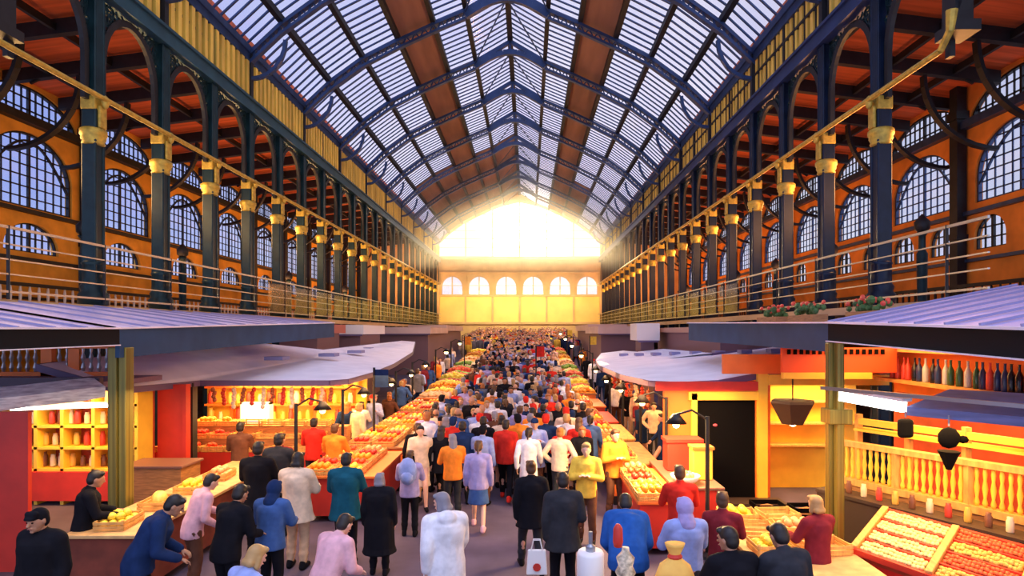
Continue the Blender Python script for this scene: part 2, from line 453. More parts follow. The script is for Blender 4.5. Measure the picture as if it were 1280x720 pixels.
# ------------------------------------------------------------------ arcade columns
def make_column(X, sg, side):
    t = thing('iron_column', 'x', 'column', (X, 0, 0), 0, 'iron columns along the %s gallery' % side)
    m = iron if sg < 0 else mat('iron_navy2', (.006,.015,.038), .35, .15, .35, 3, .05, spec=.3)
    s = MB()
    s.box((0,0,H+2.35), (.27,.33,3.9)); s.box((0,0,H+5.98),(.3,.32,3.36))
    for a in (-1,1):
        for b_ in (-1,1): s.tube([(a*.13,b_*.13,.5),(a*.13,b_*.13,H+7.66)], .04, 8)
    s.box((0,0,2.0), (.3,.3,4.2))
    s.build('shaft', m, t, bevel=.02)
    b = MB(); b.lathe([(.3,0),(.3,.25),(.24,.32),(.27,.42),(.22,.5),(.21,.9),(.24,.95),(.2,1.0)], (0,0,H+.6), 12); b.build('pedestal', m, t, True)
    c = MB(); c.lathe([(.2,0),(.23,.04),(.21,.08),(.25,.16),(.24,.2),(.27,.24),(.27,.34),(.22,.38)], (0,0,H+4.22), 14)
    c.build('capital', gold, t, True)
    br = MB(); br.box((0,0,H+5.15),(.34,.38,.3)); br.box((0,0,H+5.36),(.24,.3,.14)); br.ball((-sg*.27,0,H+5.2),(.09,.09,.16),8)
    br.box((-sg*.2,0,H+4.85),(.08,.22,.5))
    br.build('pipe_bracket', gold, t, bevel=.03)
    return t
def make_arch(X, sg, side):
    t = thing('arcade_arch', 'x', 'arch', (X,0,0), 0, 'lattice arches along the %s gallery' % side)
    a = MB(); r = .98
    pts = [(0, -r*cos(pi*i/16), H+6.25+1.3*sin(pi*i/16)) for i in range(17)]
    a.path(pts, .16, .1, up=(1,0,0)); a.bar((0,-r,H+5.2),(0,-r,H+6.25),.14,.1,(1,0,0)); a.bar((0,r,H+5.2),(0,r,H+6.25),.14,.1,(1,0,0))
    a.build('arch_ring', irond, t)
    l = MB()
    for s_ in (-1,1):
        for i in range(1,7):
            th = pi/2*i/7; y = s_*r*cos(th); z = H+6.25+1.3*sin(th)
            l.bar((0,y,z),(0,s_*1.06,min(H+7.66, z+.35+.1*i)),.03,.035); l.bar((0,y,z),(0,y*.9+s_*.12,H+7.66),.03,.035)
        for (cy, cz, rr) in ((.86,7.38,.18),(.72,7.52,.13),(1.0,6.98,.07)):
            l.path([(0, s_*cy+rr*cos(2*pi*k/8), H+cz+rr*sin(2*pi*k/8)) for k in range(9)], .04, .045, (1,0,0))
    l.build('scroll_lattice', iron, t)
    return t
for X, sg, side in ((XL,-1,'left'),(XR,1,'right')):
    col = make_column(X, sg, side); arc = make_arch(X, sg, side); j = 0
    Ds = [13.6+2.5*i for i in range(21)]
    for i, D in enumerate(Ds):
        c = col if i == 0 else dup(col); c.location = (X, D, 0)
        c['label'] = 'dark blue iron column with gilt collar on the %s side, %s from camera' % (side, ORD[i])
        if i: c.scale = (1, 1, 1)
    for i in range(-1, 21):
        D = 14.85+2.5*i
        c = arc if i == -1 else dup(arc); c.location = (X, D, 0)
        c['label'] = 'scrollwork iron arch over the %s gallery opening, %s from camera' % (side, ORD[i+1])
    q = MB(); q.span((X-.17,11.0,H+5.6),(X+.17,11.35,H+7.72)); q.span((X-.24,10.9,H+5.5),(X+.24,11.45,H+5.7)); q.span((X-.24,10.9,H+7.4),(X+.24,11.45,H+7.68)); q.prism([(11.0,6.2),(11.0,5.9),(10.2,7.2),(9.6,7.68),(11.0,7.68)], lambda u,v,t: (X+t,u,v+H), -.1, .1)
    tag(q.build('hanging_pier', irond), 'black cast hanging pier with haunch at the front end of the %s arcade' % side, 'pier')
    # gilt pipe running through the brackets
    p = MB(); y0 = 8.0 if sg < 0 else 11.2
    p.tube([(X-sg*.3, y0, H+5.25), (X-sg*.3, DE-.5, H+5.25)], .06, 8)
    if sg > 0: p.tube([(X-sg*.3, y0, H+5.25),(X-sg*.3,y0-.25,H+5.5),(X-sg*.3,y0-.3,H+5.85)], [.06,.07,.1], 8)
    tag(p.build('gilt_pipe', gold), 'long gilt pipe clamped to the %s row of columns' % side, 'pipe')
    # gallery railing of glass and wire
    rl = thing('gallery_railing', 'wire and glass railing along the %s gallery' % side, 'railing', (X-sg*.32, 0, H+.6))
    q = MB()
    for z, h in ((1.3,.05),(1.0,.025),(.72,.025),(.45,.025),(.12,.04)): q.span((-.02,10,z),(.02,DE-.4,z+h))
    q.build('rail', steel, rl)
    q = MB(); y = 22
    while y < DE-2: q.span((-.008,y,.15),(.008,y+2.2,1.22)); y += 2.5
    q.build('glass_panel', railg, rl)
    y = 11.0; 
    while y < DE-1:
        q = MB(); q.tube([(0,y,0),(0,y,1.36)], .03, 6); q.build('post', irond, rl); y += 2.5
    # gallery balusters at the back edge of the aisle
    bl = thing('gallery_balustrade', 'dark balustrade against the outer wall of the %s gallery' % side, 'balustrade', ((OL+.9) if sg<0 else (OR_-.9), 0, H+.6))
    q = MB(); y = 12
    while y < DE-1: q.lathe([(.04,0),(.07,.2),(.04,.45),(.055,.8),(.03,1.0)], (0,y,0), 6); y += .4
    q.build('balusters', irond if sg > 0 else white, bl); q = MB(); q.span((-.08,11.8,1.0),(.08,DE-.6,1.12)); q.span((-.08,11.8,-.02),(.08,DE-.6,.06)); q.build('handrail', irond, bl)
    # lamp posts standing on the gallery, each its own thing
    lp = None
    for i, D in enumerate([17.5+5*k for k in range(7)] if sg < 0 else [16.9+5*k for k in range(7)]):
        xx = X+sg*3.1
        if lp is None:
            lp = thing('gallery_lamp_post', 'x', 'lamp post', (xx, D, H+.6), 0, 'lamp posts on the %s gallery' % side)
            q = MB(); q.lathe([(.2,0),(.2,.15),(.12,.25),(.14,1.6),(.09,1.7),(.09,2.1),(.16,2.2)], (0,0,0), 10); q.build('post', iron, lp, True)
            q = MB(); q.lathe([(.1,2.2),(.19,2.3),(.2,2.5),(.1,2.62),(.02,2.72)], (0,0,0), 10); q.build('lantern_cap', irond, lp, True)
            c = lp
        else: c = dup(lp); c.location = (xx, D, H+.6)
        c['label'] = 'short dark lamp post standing inside the %s gallery, %s from camera' % (side, ORD[i])

# ------------------------------------------------------------------ big stall roofs
def slab_from(pts, th, name, m, parent, down=True):
    """pts: outline of (x, y, z); closed slab hanging below it, fanned from its middle"""
    n = len(pts); c = Vector((sum(p[0] for p in pts)/n, sum(p[1] for p in pts)/n, sum(p[2] for p in pts)/n))
    vs = [Vector(p) for p in pts] + [Vector(p)-Vector((0,0,th)) for p in pts] + [c, c-Vector((0,0,th))]
    fs = []
    for i in range(n):
        j = (i+1) % n; fs += [(i,j,2*n),(n+j,n+i,2*n+1),(i,n+i,n+j,j)]
    mb = MB(); mb.add(vs, fs); return mb.build(name, m, parent)
def ribs_on(parent, a0, a1, b0, b1, n, m, w=.03):
    q = MB()
    for i in range(n+1):
        t = i/n; q.bar(Vector(a0).lerp(Vector(a1), t)+Vector((0,0,.02)), Vector(b0).lerp(Vector(b1), t)+Vector((0,0,.02)), w, .03)
    q.build('seam_battens', m, parent)
seam = mat('seam_dark', (.28,.27,.48), .6)
LX, RX = -6.4, 4.55
t = thing('stall_roof', 'large lavender metal stall roof at the left edge with charcoal and slate fascia', 'roof', (LX, 4, 0))
o = Vector((LX,4,0)); V = lambda x,y,z: Vector((x,y,z+H))-o
mb = MB()
mb.add([V(LX,4,.02),V(LX,9.3,.05),V(LX,19.6,.29),V(-9.55,21,.56),V(-9.55,9.3,.56),V(-9.55,4,.56)], [(0,1,4,5),(1,2,3,4)])
mb.add([V(LX,4,-.03),V(LX,9.3,0),V(LX,19.6,.24),V(-9.55,21,.5),V(-9.55,9.3,.5),V(-9.55,4,.5)], [(0,5,4,1),(1,4,3,2)])
mb.build('roof_sheet', roofsh, t)
ribs_on(t, V(LX,4,.02), V(LX,9.3,.05), V(-9.55,4,.56), V(-9.55,9.3,.56), 9, seam); ribs_on(t, V(LX,9.3,.05), V(LX,19.6,.29), V(-9.55,9.3,.56), V(-9.55,21,.56), 12, seam)
def fascia(x, y0, y1, t0, t1, b0, b1, m, parent, o, th=.07, name='fascia'):
    mb = MB(); f = lambda z,y,xx: Vector((xx,y,z+H))-o
    mb.add([f(b0,y0,x),f(b1,y1,x),f(t1,y1,x),f(t0,y0,x),f(b0,y0,x+th),f(b1,y1,x+th),f(t1,y1,x+th),f(t0,y0,x+th)], [(0,1,2,3),(4,7,6,5),(0,4,5,1),(1,5,6,2),(2,6,7,3),(3,7,4,0)])
    return mb.build(name, m, parent)
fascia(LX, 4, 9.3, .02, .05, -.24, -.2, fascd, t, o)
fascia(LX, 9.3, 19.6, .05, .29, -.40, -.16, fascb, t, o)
fascia(LX-.02, 4, 9.3, .04, .07, .015, .045, canl, t, o, .12, 'edge_trim'); fascia(LX-.02, 9.3, 19.6, .07, .31, .045, .285, canl, t, o, .12, 'edge_trim')
fascia(LX-.01, 4, 9.3, -.235, -.195, -.25, -.21, canl, t, o, .1, 'edge_trim')
for (x,y,hh) in ((LX-.05,9.5,3.36),):
    q = MB(); q.box((x-.05,y,hh/2),(.14,.26,hh)); q.box((x+.09,y,hh/2),(.12,.2,hh)); q.box((x,y,.08),(.4,.4,.16)); q.v = [tuple(Vector(v)-o) for v in q.v]
    q.build('roof_post', postm, t, bevel=.015)
t = thing('stall_roof', 'large blue-grey sloping metal stall roof at the right edge with black and slate fascia', 'roof', (RX, 4, 0))
o = Vector((RX,4,0))
mb = MB()
mb.add([V(RX,4,0),V(RX,9.1,.14),V(7.7,9.45,.73),V(7.7,4,.65)], [(0,1,2,3)]); mb.add([V(RX,4,-.05),V(RX,9.1,.09),V(7.7,9.45,.68),V(7.7,4,.6)], [(0,3,2,1)])
mb.add([V(RX,9.1,.13),V(RX,17,.25),V(7.7,17.5,.27),V(7.7,9.45,.2)], [(0,1,2,3)]); mb.add([V(RX,9.1,.08),V(RX,17,.2),V(7.7,17.5,.22),V(7.7,9.45,.15)], [(0,3,2,1)])
mb.build('roof_sheet', roofsh, t)
ribs_on(t, V(RX,4,0), V(RX,9.1,.14), V(7.7,4,.65), V(7.7,9.45,.73), 10, seam)
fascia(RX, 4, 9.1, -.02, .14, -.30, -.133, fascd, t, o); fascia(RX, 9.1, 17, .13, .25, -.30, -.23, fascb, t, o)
fascia(RX-.05, 4, 9.1, 0, .16, -.03, .13, canl, t, o, .12, 'edge_trim'); fascia(RX-.05, 9.1, 17, .155, .27, .13, .245, canl, t, o, .12, 'edge_trim')
fascia(RX-.04, 4, 9.1, -.295, -.13, -.31, -.145, canl, t, o, .1, 'edge_trim')
q = MB(); q.box((.05,5,1.72),(.24,.12,3.44)); q.box((.05,4.88,1.72),(.1,.12,3.44)); q.box((.05,5,.08),(.4,.4,.16)); q.box((.05,4.95,2.35),(.34,.3,.22))
q.build('roof_post', postm, t, bevel=.015)

# rounded cloth canopies beyond
def canopy(pts, label, rim=True, m=canl, th=.13, name='stall_canopy'):
    p0 = pts[0]; t = thing(name, label, 'canopy', (p0[0], p0[1], 0)); o = Vector((p0[0],p0[1],0))
    P_ = [Vector((x,y,z+H+max(0,fz(y))*0))-o for x,y,z in pts]
    slab_from([tuple(p) for p in P_], .05, 'canopy_top', m, t)
    if rim:
        q = MB(); n = len(P_)
        for i in range(n):
            a = P_[i]-Vector((0,0,th/2)); b = P_[(i+1)%n]-Vector((0,0,th/2)); q.bar(a, b, .05, th)
        q.build('canopy_rim', canrim, t)
    return t, o
t, o = canopy([(-9.5,11.6,-.62),(-8.1,11.9,-1.1),(-7.75,13.4,-1.12),(-7.6,13.9,-1.12),(-4.6,13.9,-1.12),(-4.3,14.3,-1.12),(-4.25,16.5,-1.1),(-4.6,20.6,-1.08),(-5.2,27,-.9),(-6.4,34,-.55),(-7.3,34.5,-.5),(-7.3,21.3,-.62),(-9.4,21,-.38),(-9.4,14,-.5)],
   'wide pale cloth canopy with dark purple rim and rounded corner over the left stalls')
q = MB(); q.box((0,0,1.22),(.2,.2,2.44)); q.box((0,0,.06),(.34,.34,.12)); q.v = [tuple(Vector(v)+Vector((-7.73,13.75,0))-o) for v in q.v]; q.build('canopy_post', irond, t)
for px_, py_ in ((-6.9,16.5),(-6.3,19),(-6.3,22),(-7,26),(-6.6,30)): q = MB(); q.box((px_,py_,H-.72),(.5,.5,.1)); q.v = [tuple(Vector(v)-o) for v in q.v]; q.build('roof_vent', seam, t)
t, o = canopy([(4.06,12.75,-1.02),(3.3,13.0,-1.08),(2.75,13.6,-1.1),(2.42,15.4,-1.1),(2.35,19.2,-1.1),(2.6,23,-1.08),(3.3,27,-.95),(4.4,27.5,-.85),(4.5,24.5,-.8),(5.5,24.3,-.68),(5.5,17.8,-.62),(7.6,17.6,-.38),(7.6,13.0,-.42)],
   'pale rounded cloth canopy reaching into the aisle on the right, beside the dark doorway')
for i in range(9): q = MB(); q.box((3.7+.4*i, 23.2-1.05*i, H-.88+.055*i),(.3,.35,.1)); q.v = [tuple(Vector(v)-o) for v in q.v]; q.build('roof_vent', seam, t)
# farther roofs and boxes
def boxroof(x0,x1,y0,y1,z0,z1,m,label,name='kiosk',cat='kiosk', base=0):
    t = thing(name, label, cat, ((x0+x1)/2, y0, fz(y0)+0)); b = (t.location.z)
    q = MB(); q.span((x0,y0,z0+H),(x1,y1,z1+H)); o = Vector(t.location); q.v = [tuple(Vector(v)-o) for v in q.v]; q.build('roof', m, t)
    q = MB(); q.span((x0+.2,y0+.2,0+fz(y0)),(x1-.2,y1-.2,z0+H)); q.v = [tuple(Vector(v)-o) for v in q.v]; q.build('body', mat('kiosk_body_mauve',(.22,.13,.16),.7), t)
    q = MB(); q.span((x0+.05,y0-.03,z0+H-.08),(x1-.05,y0+.05,z0+H)); q.v = [tuple(Vector(v)-o) for v in q.v]; q.build('edge_trim', canrim, t)
tan_ = mat('tan_panel', (.42,.25,.2), .6); pink = mat('pale_pink_cloth', (.72,.55,.52), .6, 0,.1,1)
boxroof(5.6,7.6,17.9,27,-.02,.17,tan_,'tan flat-roofed kiosk below the right gallery, behind the rounded canopy')
boxroof(4.5,5.45,24.8,26.4,-.35,.36,white,'small white box-topped kiosk at the end of the right rounded canopy')
boxroof(4.2,7.6,36,44,-.1,.35,pink,'pale pink flat-roofed kiosk far down the right side')
boxroof(4.6,7.6,46,58,.1,.6,pink,'farthest pale kiosk on the right before the end wall')
boxroof(-9.4,-7.6,22,25,-.05,.3,mat('brick_red_panel',(.45,.12,.09),.6),'brick-red kiosk top beyond the left stall roof')
boxroof(-9.4,-7.4,27,31,-.1,.32,white,'white kiosk top beyond the brick-red one on the left')
boxroof(-9.4,-6,37,45,-.1,.3,pink,'pale pink flat-roofed kiosk far down the left side')
boxroof(-9.4,-6.4,47,59,.1,.55,pink,'farthest pale kiosk on the left before the end wall')
# red flower boxes on the roofs below the gallery
def planter(x, y, z, label):
    t = thing('flower_box', label, 'planter', (x,y,z))
    q = MB(); q.box((0,0,.1),(.35,1.3,.2)); q.build('trough', wood, t)
    q = MB()
    for _ in range(26): q.ball((R.uniform(-.16,.16),R.uniform(-.6,.6),R.uniform(.22,.42)), R.uniform(.05,.09), 5)
    q.build('foliage', leafm, t)
    q = MB()
    for _ in range(18): q.ball((R.uniform(-.18,.18),R.uniform(-.62,.62),R.uniform(.32,.5)), R.uniform(.03,.055), 5)
    q.build('blossoms', mat('red_blossom',(.8,.08,.04),.5), t)
for i, y in enumerate((11.5, 14.2, 16.2)):
    planter(6.6, y, H+.2, 'trough of red blossoms on the right stall roof, %s from camera' % ORD[i])

# ------------------------------------------------------------------ stall interiors
def shifted(q, o): q.v = [tuple(Vector(v)-Vector(o)) for v in q.v]; return q
class Th:                                    # a thing whose parts are given in world coordinates
    def __init__(s, name, label, cat, loc, group=None): s.t = thing(name, label, cat, loc, 0, group); s.o = Vector(loc)
    def part(s, name, q, m, **k): return shifted(q, s.o).build(name, m, s.t, **k)
shelf_red = mat('shelf_red', (.5,.07,.03), .5, 0,.2,3)
# left near: shelving wall
S = Th('display_shelves', 'red and yellow shop shelving glowing behind the left market post', 'shelving', (-9.6,12.9,0))
q = MB(); q.span((-11.3,13.0,.1),(-8.15,13.1,2.5)); S.part('back_panel', q, shelf_red)
for z in (.7,1.15,1.6,2.05,2.45):
    q = MB(); q.span((-11.3,12.5,z),(-8.15,13.0,z+.05)); S.part('shelf', q, yelp)
for x in (-11.25,-10.3,-9.75,-9.1,-8.6,-8.2):
    q = MB(); q.span((x,12.5,0),(x+.07,13.0,2.5)); S.part('upright', q, yelp)
q = MB(); q.span((-11.3,12.42,.1),(-8.15,12.5,.7)); S.part('base_panel', q, redp)
shelf_kinds = [mat('tin_red',(.6,.06,.04),.4), mat('tin_gold',(.75,.45,.08),.4), mat('tin_cream',(.8,.68,.45),.4), mat('tin_brown',(.2,.08,.04),.4)]
jar = MB(); jar.lathe([(.05,0),(.055,.02),(.055,.17),(.04,.2),(.042,.24)], (0,0,0), 8); jme = jar.mesh('jar', True); jme.materials.append(shelf_kinds[0])
def goods_jar(x, y, z, mi, label, grp, s=1):
    o = bpy.data.objects.new('jar', jme); C.objects.link(o); o.location = (x,y,z); o.scale = (s,s,s)
    o.material_slots[0].link = 'OBJECT'; o.material_slots[0].material = shelf_kinds[mi]; tag(o, label, 'jar', grp)
for z in (.76,1.21,1.66,2.11):
    x = -11.1
    while x < -8.35:
        if R.random() < .8: goods_jar(x, 12.72, z, R.randrange(4), 'lidded tin or jar standing on the glowing shelves at the left edge', 'jars on the left shelving', R.uniform(.9,1.3))
        x += R.uniform(.15,.26)
S = Th('red_partition', 'tall red partition board left of the dark canopy post', 'partition', (-7.95,13.3,0))
q = MB(); q.span((-8.12,13.15,0),(-7.5+.0,13.27,2.45)); S.part('board', q, redp); q = MB(); q.span((-8.14,13.1,2.35),(-7.9,13.3,2.47)); q.span((-7.56,13.12,0),(-7.48,13.3,2.45)); S.part('edge_strip', q, redp)
S = Th('red_partition', 'red side board at the extreme left edge in front of the shelving', 'partition', (-7.7,8.9,0))
q = MB(); q.span((-8.3,9.0,0),(-7.5,9.07,2.4)); S.part('board', q, redp)
S = Th('kiosk_roof', 'dark purple flat kiosk roof above the glowing left shelving', 'roof', (-9,11,2.6))
q = MB(); q.span((-11,10.6,2.62),(-7.5,12.3,2.72)); S.part('deck', q, canrim); q = MB(); q.span((-11,10.5,2.6),(-7.5,10.6,2.8)); S.part('edge_trim', q, mat('dark_plum',(.04,.025,.05),.5))
S = Th('lattice_screen', 'orange-framed screen of dark twisted bars above the left kiosk roof', 'screen', (-9.3,12.1,2.72))
for x in (-10.9,-9.75,-9.2,-8.25): q = MB(); q.span((x,12.0,2.72),(x+.22,12.12,3.35)); S.part('frame_post', q, orngp)
q = MB(); q.span((-10.9,12.0,2.72),(-8.03,12.12,2.8)); q.span((-10.9,12.0,3.27),(-8.03,12.12,3.35)); S.part('frame_rail', q, orngp)
q = MB(); x = -10.7
while x < -8.1: q.lathe([(.02,0),(.045,.1),(.02,.2),(.045,.3),(.02,.4),(.03,.5)], (x,12.06,2.78), 6); x += .16
S.part('bars', q, steel)
S = Th('stall_awning', 'crumpled blue and white awning strip above the left shelving', 'awning', (-7.6,9.4,2.5))
q = MB(); pts = [(-8.6,8.7,2.47),(-8.2,9.0,2.5),(-7.8,9.4,2.53),(-7.4,9.9,2.58),(-7.15,10.15,2.6)]
vs = []; 
for i,(x,y,z) in enumerate(pts): vs += [(x,y,z-.1-.03*(i%2)),(x,y,z+.08),(x-.5,y+.4,z+.2),(x-.5,y+.4,z+.05)]
fs = []
for i in range(len(pts)-1):
    for k in range(4): fs.append((4*i+k, 4*i+(k+1)%4, 4*i+4+(k+1)%4, 4*i+4+k))
fs += [(0,1,2,3),(16,19,18,17)]
q.add(vs, fs); S.part('cloth', q, mat('pale_blue_cloth',(.6,.66,.85),.6,0,.4,5,stretch=(1,1,6)))
S = Th('light_tube', 'glowing strip light under the awning of the left shelving', 'light', (-9,12.2,2.0))
q = MB(); q.tube([(-10.6,12.3,2.02),(-8.4,12.3,2.1)], .035, 8); S.part('tube', q, tubem); q = MB(); q.span((-10.7,12.28,2.08),(-8.3,12.36,2.16)); S.part('batten', q, white)

def counter(label, x0, x1, y0, y1, h, front, top, loc=None, name='market_counter', tilt=0, legs=True):
    b = fz((y0+y1)/2); S = Th(name, label, 'counter', ((x0+x1)/2,(y0+y1)/2,b))
    q = MB(); q.span((x0,y0,b+h-.05),(x1,y1,b+h)); S.part('top', q, top, bevel=.01)
    q = MB(); q.span((x0+.05,y0+.05,b+.12),(x1-.05,y1-.05,b+h-.05)); S.part('body', q, front)
    for x in (x0+.08,x1-.08):
        for y in (y0+.08,y1-.08):
            q = MB(); q.box((x,y,b+.09),(.09,.09,.18)); S.part('leg', q, irond)
    return S
counter('low brown counter in front of the red partition on the left', -8.0,-6.75,11.7,12.5,.98, wood, mat('brown_top',(.22,.1,.07),.5))
counter('long paper-covered counter where shoppers lean at the left', -6.15,-5.15,7.9,12.9,.92, mat('dark_red_drape',(.2,.04,.02),.8,0,.3,4), paper)
# left lit stall under the pale canopy
S = Th('stall_backdrop', 'bright yellow-orange back wall of the stall under the left canopy', 'wall panel', (-6.8,17.5,0))
q = MB(); q.span((-9.3,17.4,0),(-4.7,17.55,2.45)); S.part('panel', q, yelp)
for x in (-8.6,-7.4,-6.2,-5.1): q = MB(); q.span((x,17.3,0),(x+.1,17.4,2.45)); S.part('batten', q, orngp)
for z in (1.0,1.5,2.0): q = MB(); q.span((-9.2,17.05,z),(-4.8,17.4,z+.05)); S.part('shelf', q, orngp)
for z in (1.05,1.55,2.05):
    x = -9.1
    while x < -4.9:
        if R.random() < .85: goods_jar(x, 17.22, z, R.randrange(3), 'lidded tin or jar on the shelves under the left canopy', 'jars under the left canopy', R.uniform(1.1,1.6))
        x += R.uniform(.2,.32)
S = Th('light_box', 'tall glowing white light box in the stall under the left canopy', 'light box', (-7.1,15.7,0))
q = MB(); q.span((-7.5,15.7,.5),(-6.8,15.85,1.7)); S.part('panel', q, lboxm); q = MB(); q.span((-7.55,15.73,0),(-7.5,15.9,1.75)); q.span((-6.8,15.73,0),(-6.75,15.9,1.75)); q.span((-7.55,15.73,1.7),(-6.75,15.9,1.75)); S.part('frame', q, white)
# stepped display
S = Th('stepped_display', 'stepped red display stand of produce under the left canopy', 'display stand', (-6,14.5,0))
for k in range(3): q = MB(); q.span((-8.9,14.2+.35*k,.05),(-4.5,14.55+.35*k,.75+.25*k)); S.part('step', q, redp if k == 0 else wood)

# ------------------------------------------------------------------ produce
fruits = {}
def fruit_proto(kind, col, r, sq=(1,1,1), stem=True):
    q = MB(); q.ball((0,0,0), (r*sq[0],r*sq[1],r*sq[2]), 10)
    if sq[0] > 1.1: q.ball((r*sq[0]*.92,0,0), (r*.3,r*.22,r*.22), 6)          # lemon tip
    me = q.mesh(kind, True); me.materials.append(mat('skin_'+kind, col, .4, 0, .15, 20))
    k = None
    if stem:
        s_ = MB(); s_.tube([(0,0,r*sq[2]*.9),(.004,0,r*sq[2]*1.15)], .006, 5); k = s_.mesh('stem'); k.materials.append(leafm)
    fruits[kind] = (me, k, r); 
fruit_proto('orange', (.95,.33,.02), .058, stem=False); fruit_proto('lemon', (.95,.72,.06), .055, (1.25,1,1), False)
fruit_proto('apple', (.65,.04,.02), .056, (1,1,.9)); fruit_proto('tomato', (.85,.08,.02), .055, (1,1,.8))
fruit_proto('peach', (.95,.45,.18), .056, stem=False); fruit_proto('yellow_melon', (.93,.62,.12), .11, (1.3,1,1), False)
count = {}
def put_fruit(kind, p, where):
    if count.get(kind, 0) >= 285: return
    count[kind] = count.get(kind, 0)+1
    me, st, r = fruits[kind]
    o = bpy.data.objects.new(kind, me); C.objects.link(o); o.location = p; o.rotation_euler = (R.uniform(-.5,.5),R.uniform(-.5,.5),R.uniform(0,6))
    nm = kind.replace('_',' ')
    tag(o, 'ripe %s heaped %s' % (nm, where), 'fruit', '%s pile %s' % (nm, where))
    if st and p[1] < 13:
        s_ = bpy.data.objects.new('stem', st); C.objects.link(s_); s_.parent = o
def crate_proto():
    q = MB(); w_, d_, h_ = .52, .38, .12
    q.box((0,0,.01),(w_,d_,.02))
    for s_ in (-1,1):
        q.box((s_*(w_/2),0,.05),(.015,d_,.04)); q.box((s_*(w_/2),0,.105),(.015,d_,.04)); q.box((0,s_*(d_/2),.05),(w_,.015,.04)); q.box((0,s_*(d_/2),.105),(w_,.015,.04))
        for u in (-1,1): q.box((s_*(w_/2-.02),u*(d_/2-.02),.07),(.03,.03,.14))
    me = q.mesh('fruit_crate'); me.materials.append(woody); return me
crate_me = crate_proto()
def crate(x, y, z, rz, kind, where, tilt=0.0, label=None):
    o = bpy.data.objects.new('fruit_crate', crate_me); C.objects.link(o)
    M = Matrix.Translation((x,y,z)) @ Matrix.Rotation(rz,4,'Z') @ Matrix.Rotation(tilt,4,'Y')
    o.matrix_world = M
    tag(o, label or 'shallow slatted wooden crate of %ss %s' % (kind.replace('_',' ').replace('tomato','tomatoe').replace('peach','peache'), where), 'crate', 'crates %s' % where)
    r = fruits[kind][2]; nx = int(.47/(2*r*(1.25 if kind in ('lemon','yellow_melon') else 1))); ny = int(.35/(2*r))
    if nx < 1 or ny < 1: return
    for l in range(2):
        for i in range(nx-l):
            for j in range(ny-l):
                p = M @ Vector(((i-(nx-l-1)/2)*.47/nx, (j-(ny-l-1)/2)*.35/ny, .02+r*.95+l*r*1.45)); put_fruit(kind, p, where)
def heap(x0, x1, y0, y1, z, m, label, n, r=.06, h=.18, name='fruit_heap'):
    q = MB(); cx, cy = (x0+x1)/2, (y0+y1)/2
    q.span((x0,y0,z),(x1,y1,z+.03))
    for _ in range(n):
        x = R.uniform(x0+r,x1-r); y = R.uniform(y0+r,y1-r)
        e = 1-max(abs(x-cx)/((x1-x0)/2), abs(y-cy)/((y1-y0)/2)); q.ball((x,y,z+.04+h*e*R.uniform(.7,1)), r*R.uniform(.8,1.15), 6)
    o = q.build(name, m, None, True); tag(o, label, 'produce', kind='stuff')

# market tables in two rows along the aisle
kinds = ['orange','lemon','apple','tomato','peach']
heapm = [mat('heap_orange',(.95,.33,.03),.5,0,.3,9), mat('heap_yellow',(.95,.66,.08),.5,0,.3,9), mat('heap_red',(.6,.1,.04),.5,0,.3,9), mat('heap_green',(.25,.42,.06),.5,0,.3,9), mat('heap_peach',(.9,.5,.25),.5,0,.3,9)]
tops = [redp, orngp, wood, woody]
for side, x0, x1, ystart in (('left',-4.25,-2.85,11.3),('right',1.75,2.75,9.6)):
    y = ystart; i = 0
    while y < 44:
        b = fz(y+1.2); Ln = 2.4
        counter('%s-draped market table on the %s of the aisle, %s from camera' % (('red','orange','brown','tan')[i%4], side, ORD[i]), x0, x1, y, y+Ln, .88, tops[i%4], tops[(i+1)%4], name='market_table')
        if y < 21.5:
            c = 0; yy = y+.22
            while yy < y+Ln-.15:
                xx = x0+.27
                while xx < x1-.2:
                    k = kinds[(i*2+c) % 5]; crate(xx, yy, b+.885, R.uniform(-.05,.05), k, 'on the %s row of tables' % side, label='slatted crate of fruit on the %s row of tables, %s table from camera' % (side, ORD[i])); xx += .56; c += 1
                yy += .44
        else:
            for k in range(3):
                ya = y+.05+.78*k
                heap(x0+.05, x1-.05, ya, ya+.72, b+.885, heapm[(i+k)%5], 'heap of %s produce on the %s row, %s table, %s section' % (('orange','yellow','red','green','peach-coloured')[(i+k)%5], side, ORD[i], ('front','middle','back')[k]), 70 if y < 35 else 40, .075)
        # lamp stand with shade and bulb
        if i % 2 == 0 or y < 20:
            xl = x0-.12 if side == 'left' else x1+.12
            S = Th('stall_lamp', 'black stand with glowing bulb by the %s tables, %s from camera' % (side, ORD[i]), 'lamp', (xl,y,b), 'lamps along the %s tables' % side)
            q = MB(); q.tube([(xl,y,b),(xl,y,b+2.25)], .035, 8); q.lathe([(.16,0),(.14,.04),(.04,.08)], (xl,y,b), 10); S.part('pole', q, irond)
            xa = xl+(.5 if side == 'left' else -.5)
            q = MB(); q.tube([(xl,y,b+2.2),((xl+xa)/2,y,b+2.35),(xa,y,b+2.28)], .02, 6); S.part('arm', q, irond)
            q = MB(); q.lathe([(.03,.12),(.16,0),(.17,-.01),(.05,.14)], (xa,y,b+2.15), 12); S.part('lamp_shade', q, irond, smooth=True)
            q = MB(); q.ball((xa,y,b+2.12), .06 if y < 25 else .09, 8); S.part('bulb', q, bulbm, smooth=True)
        i += 1; y += Ln+.45

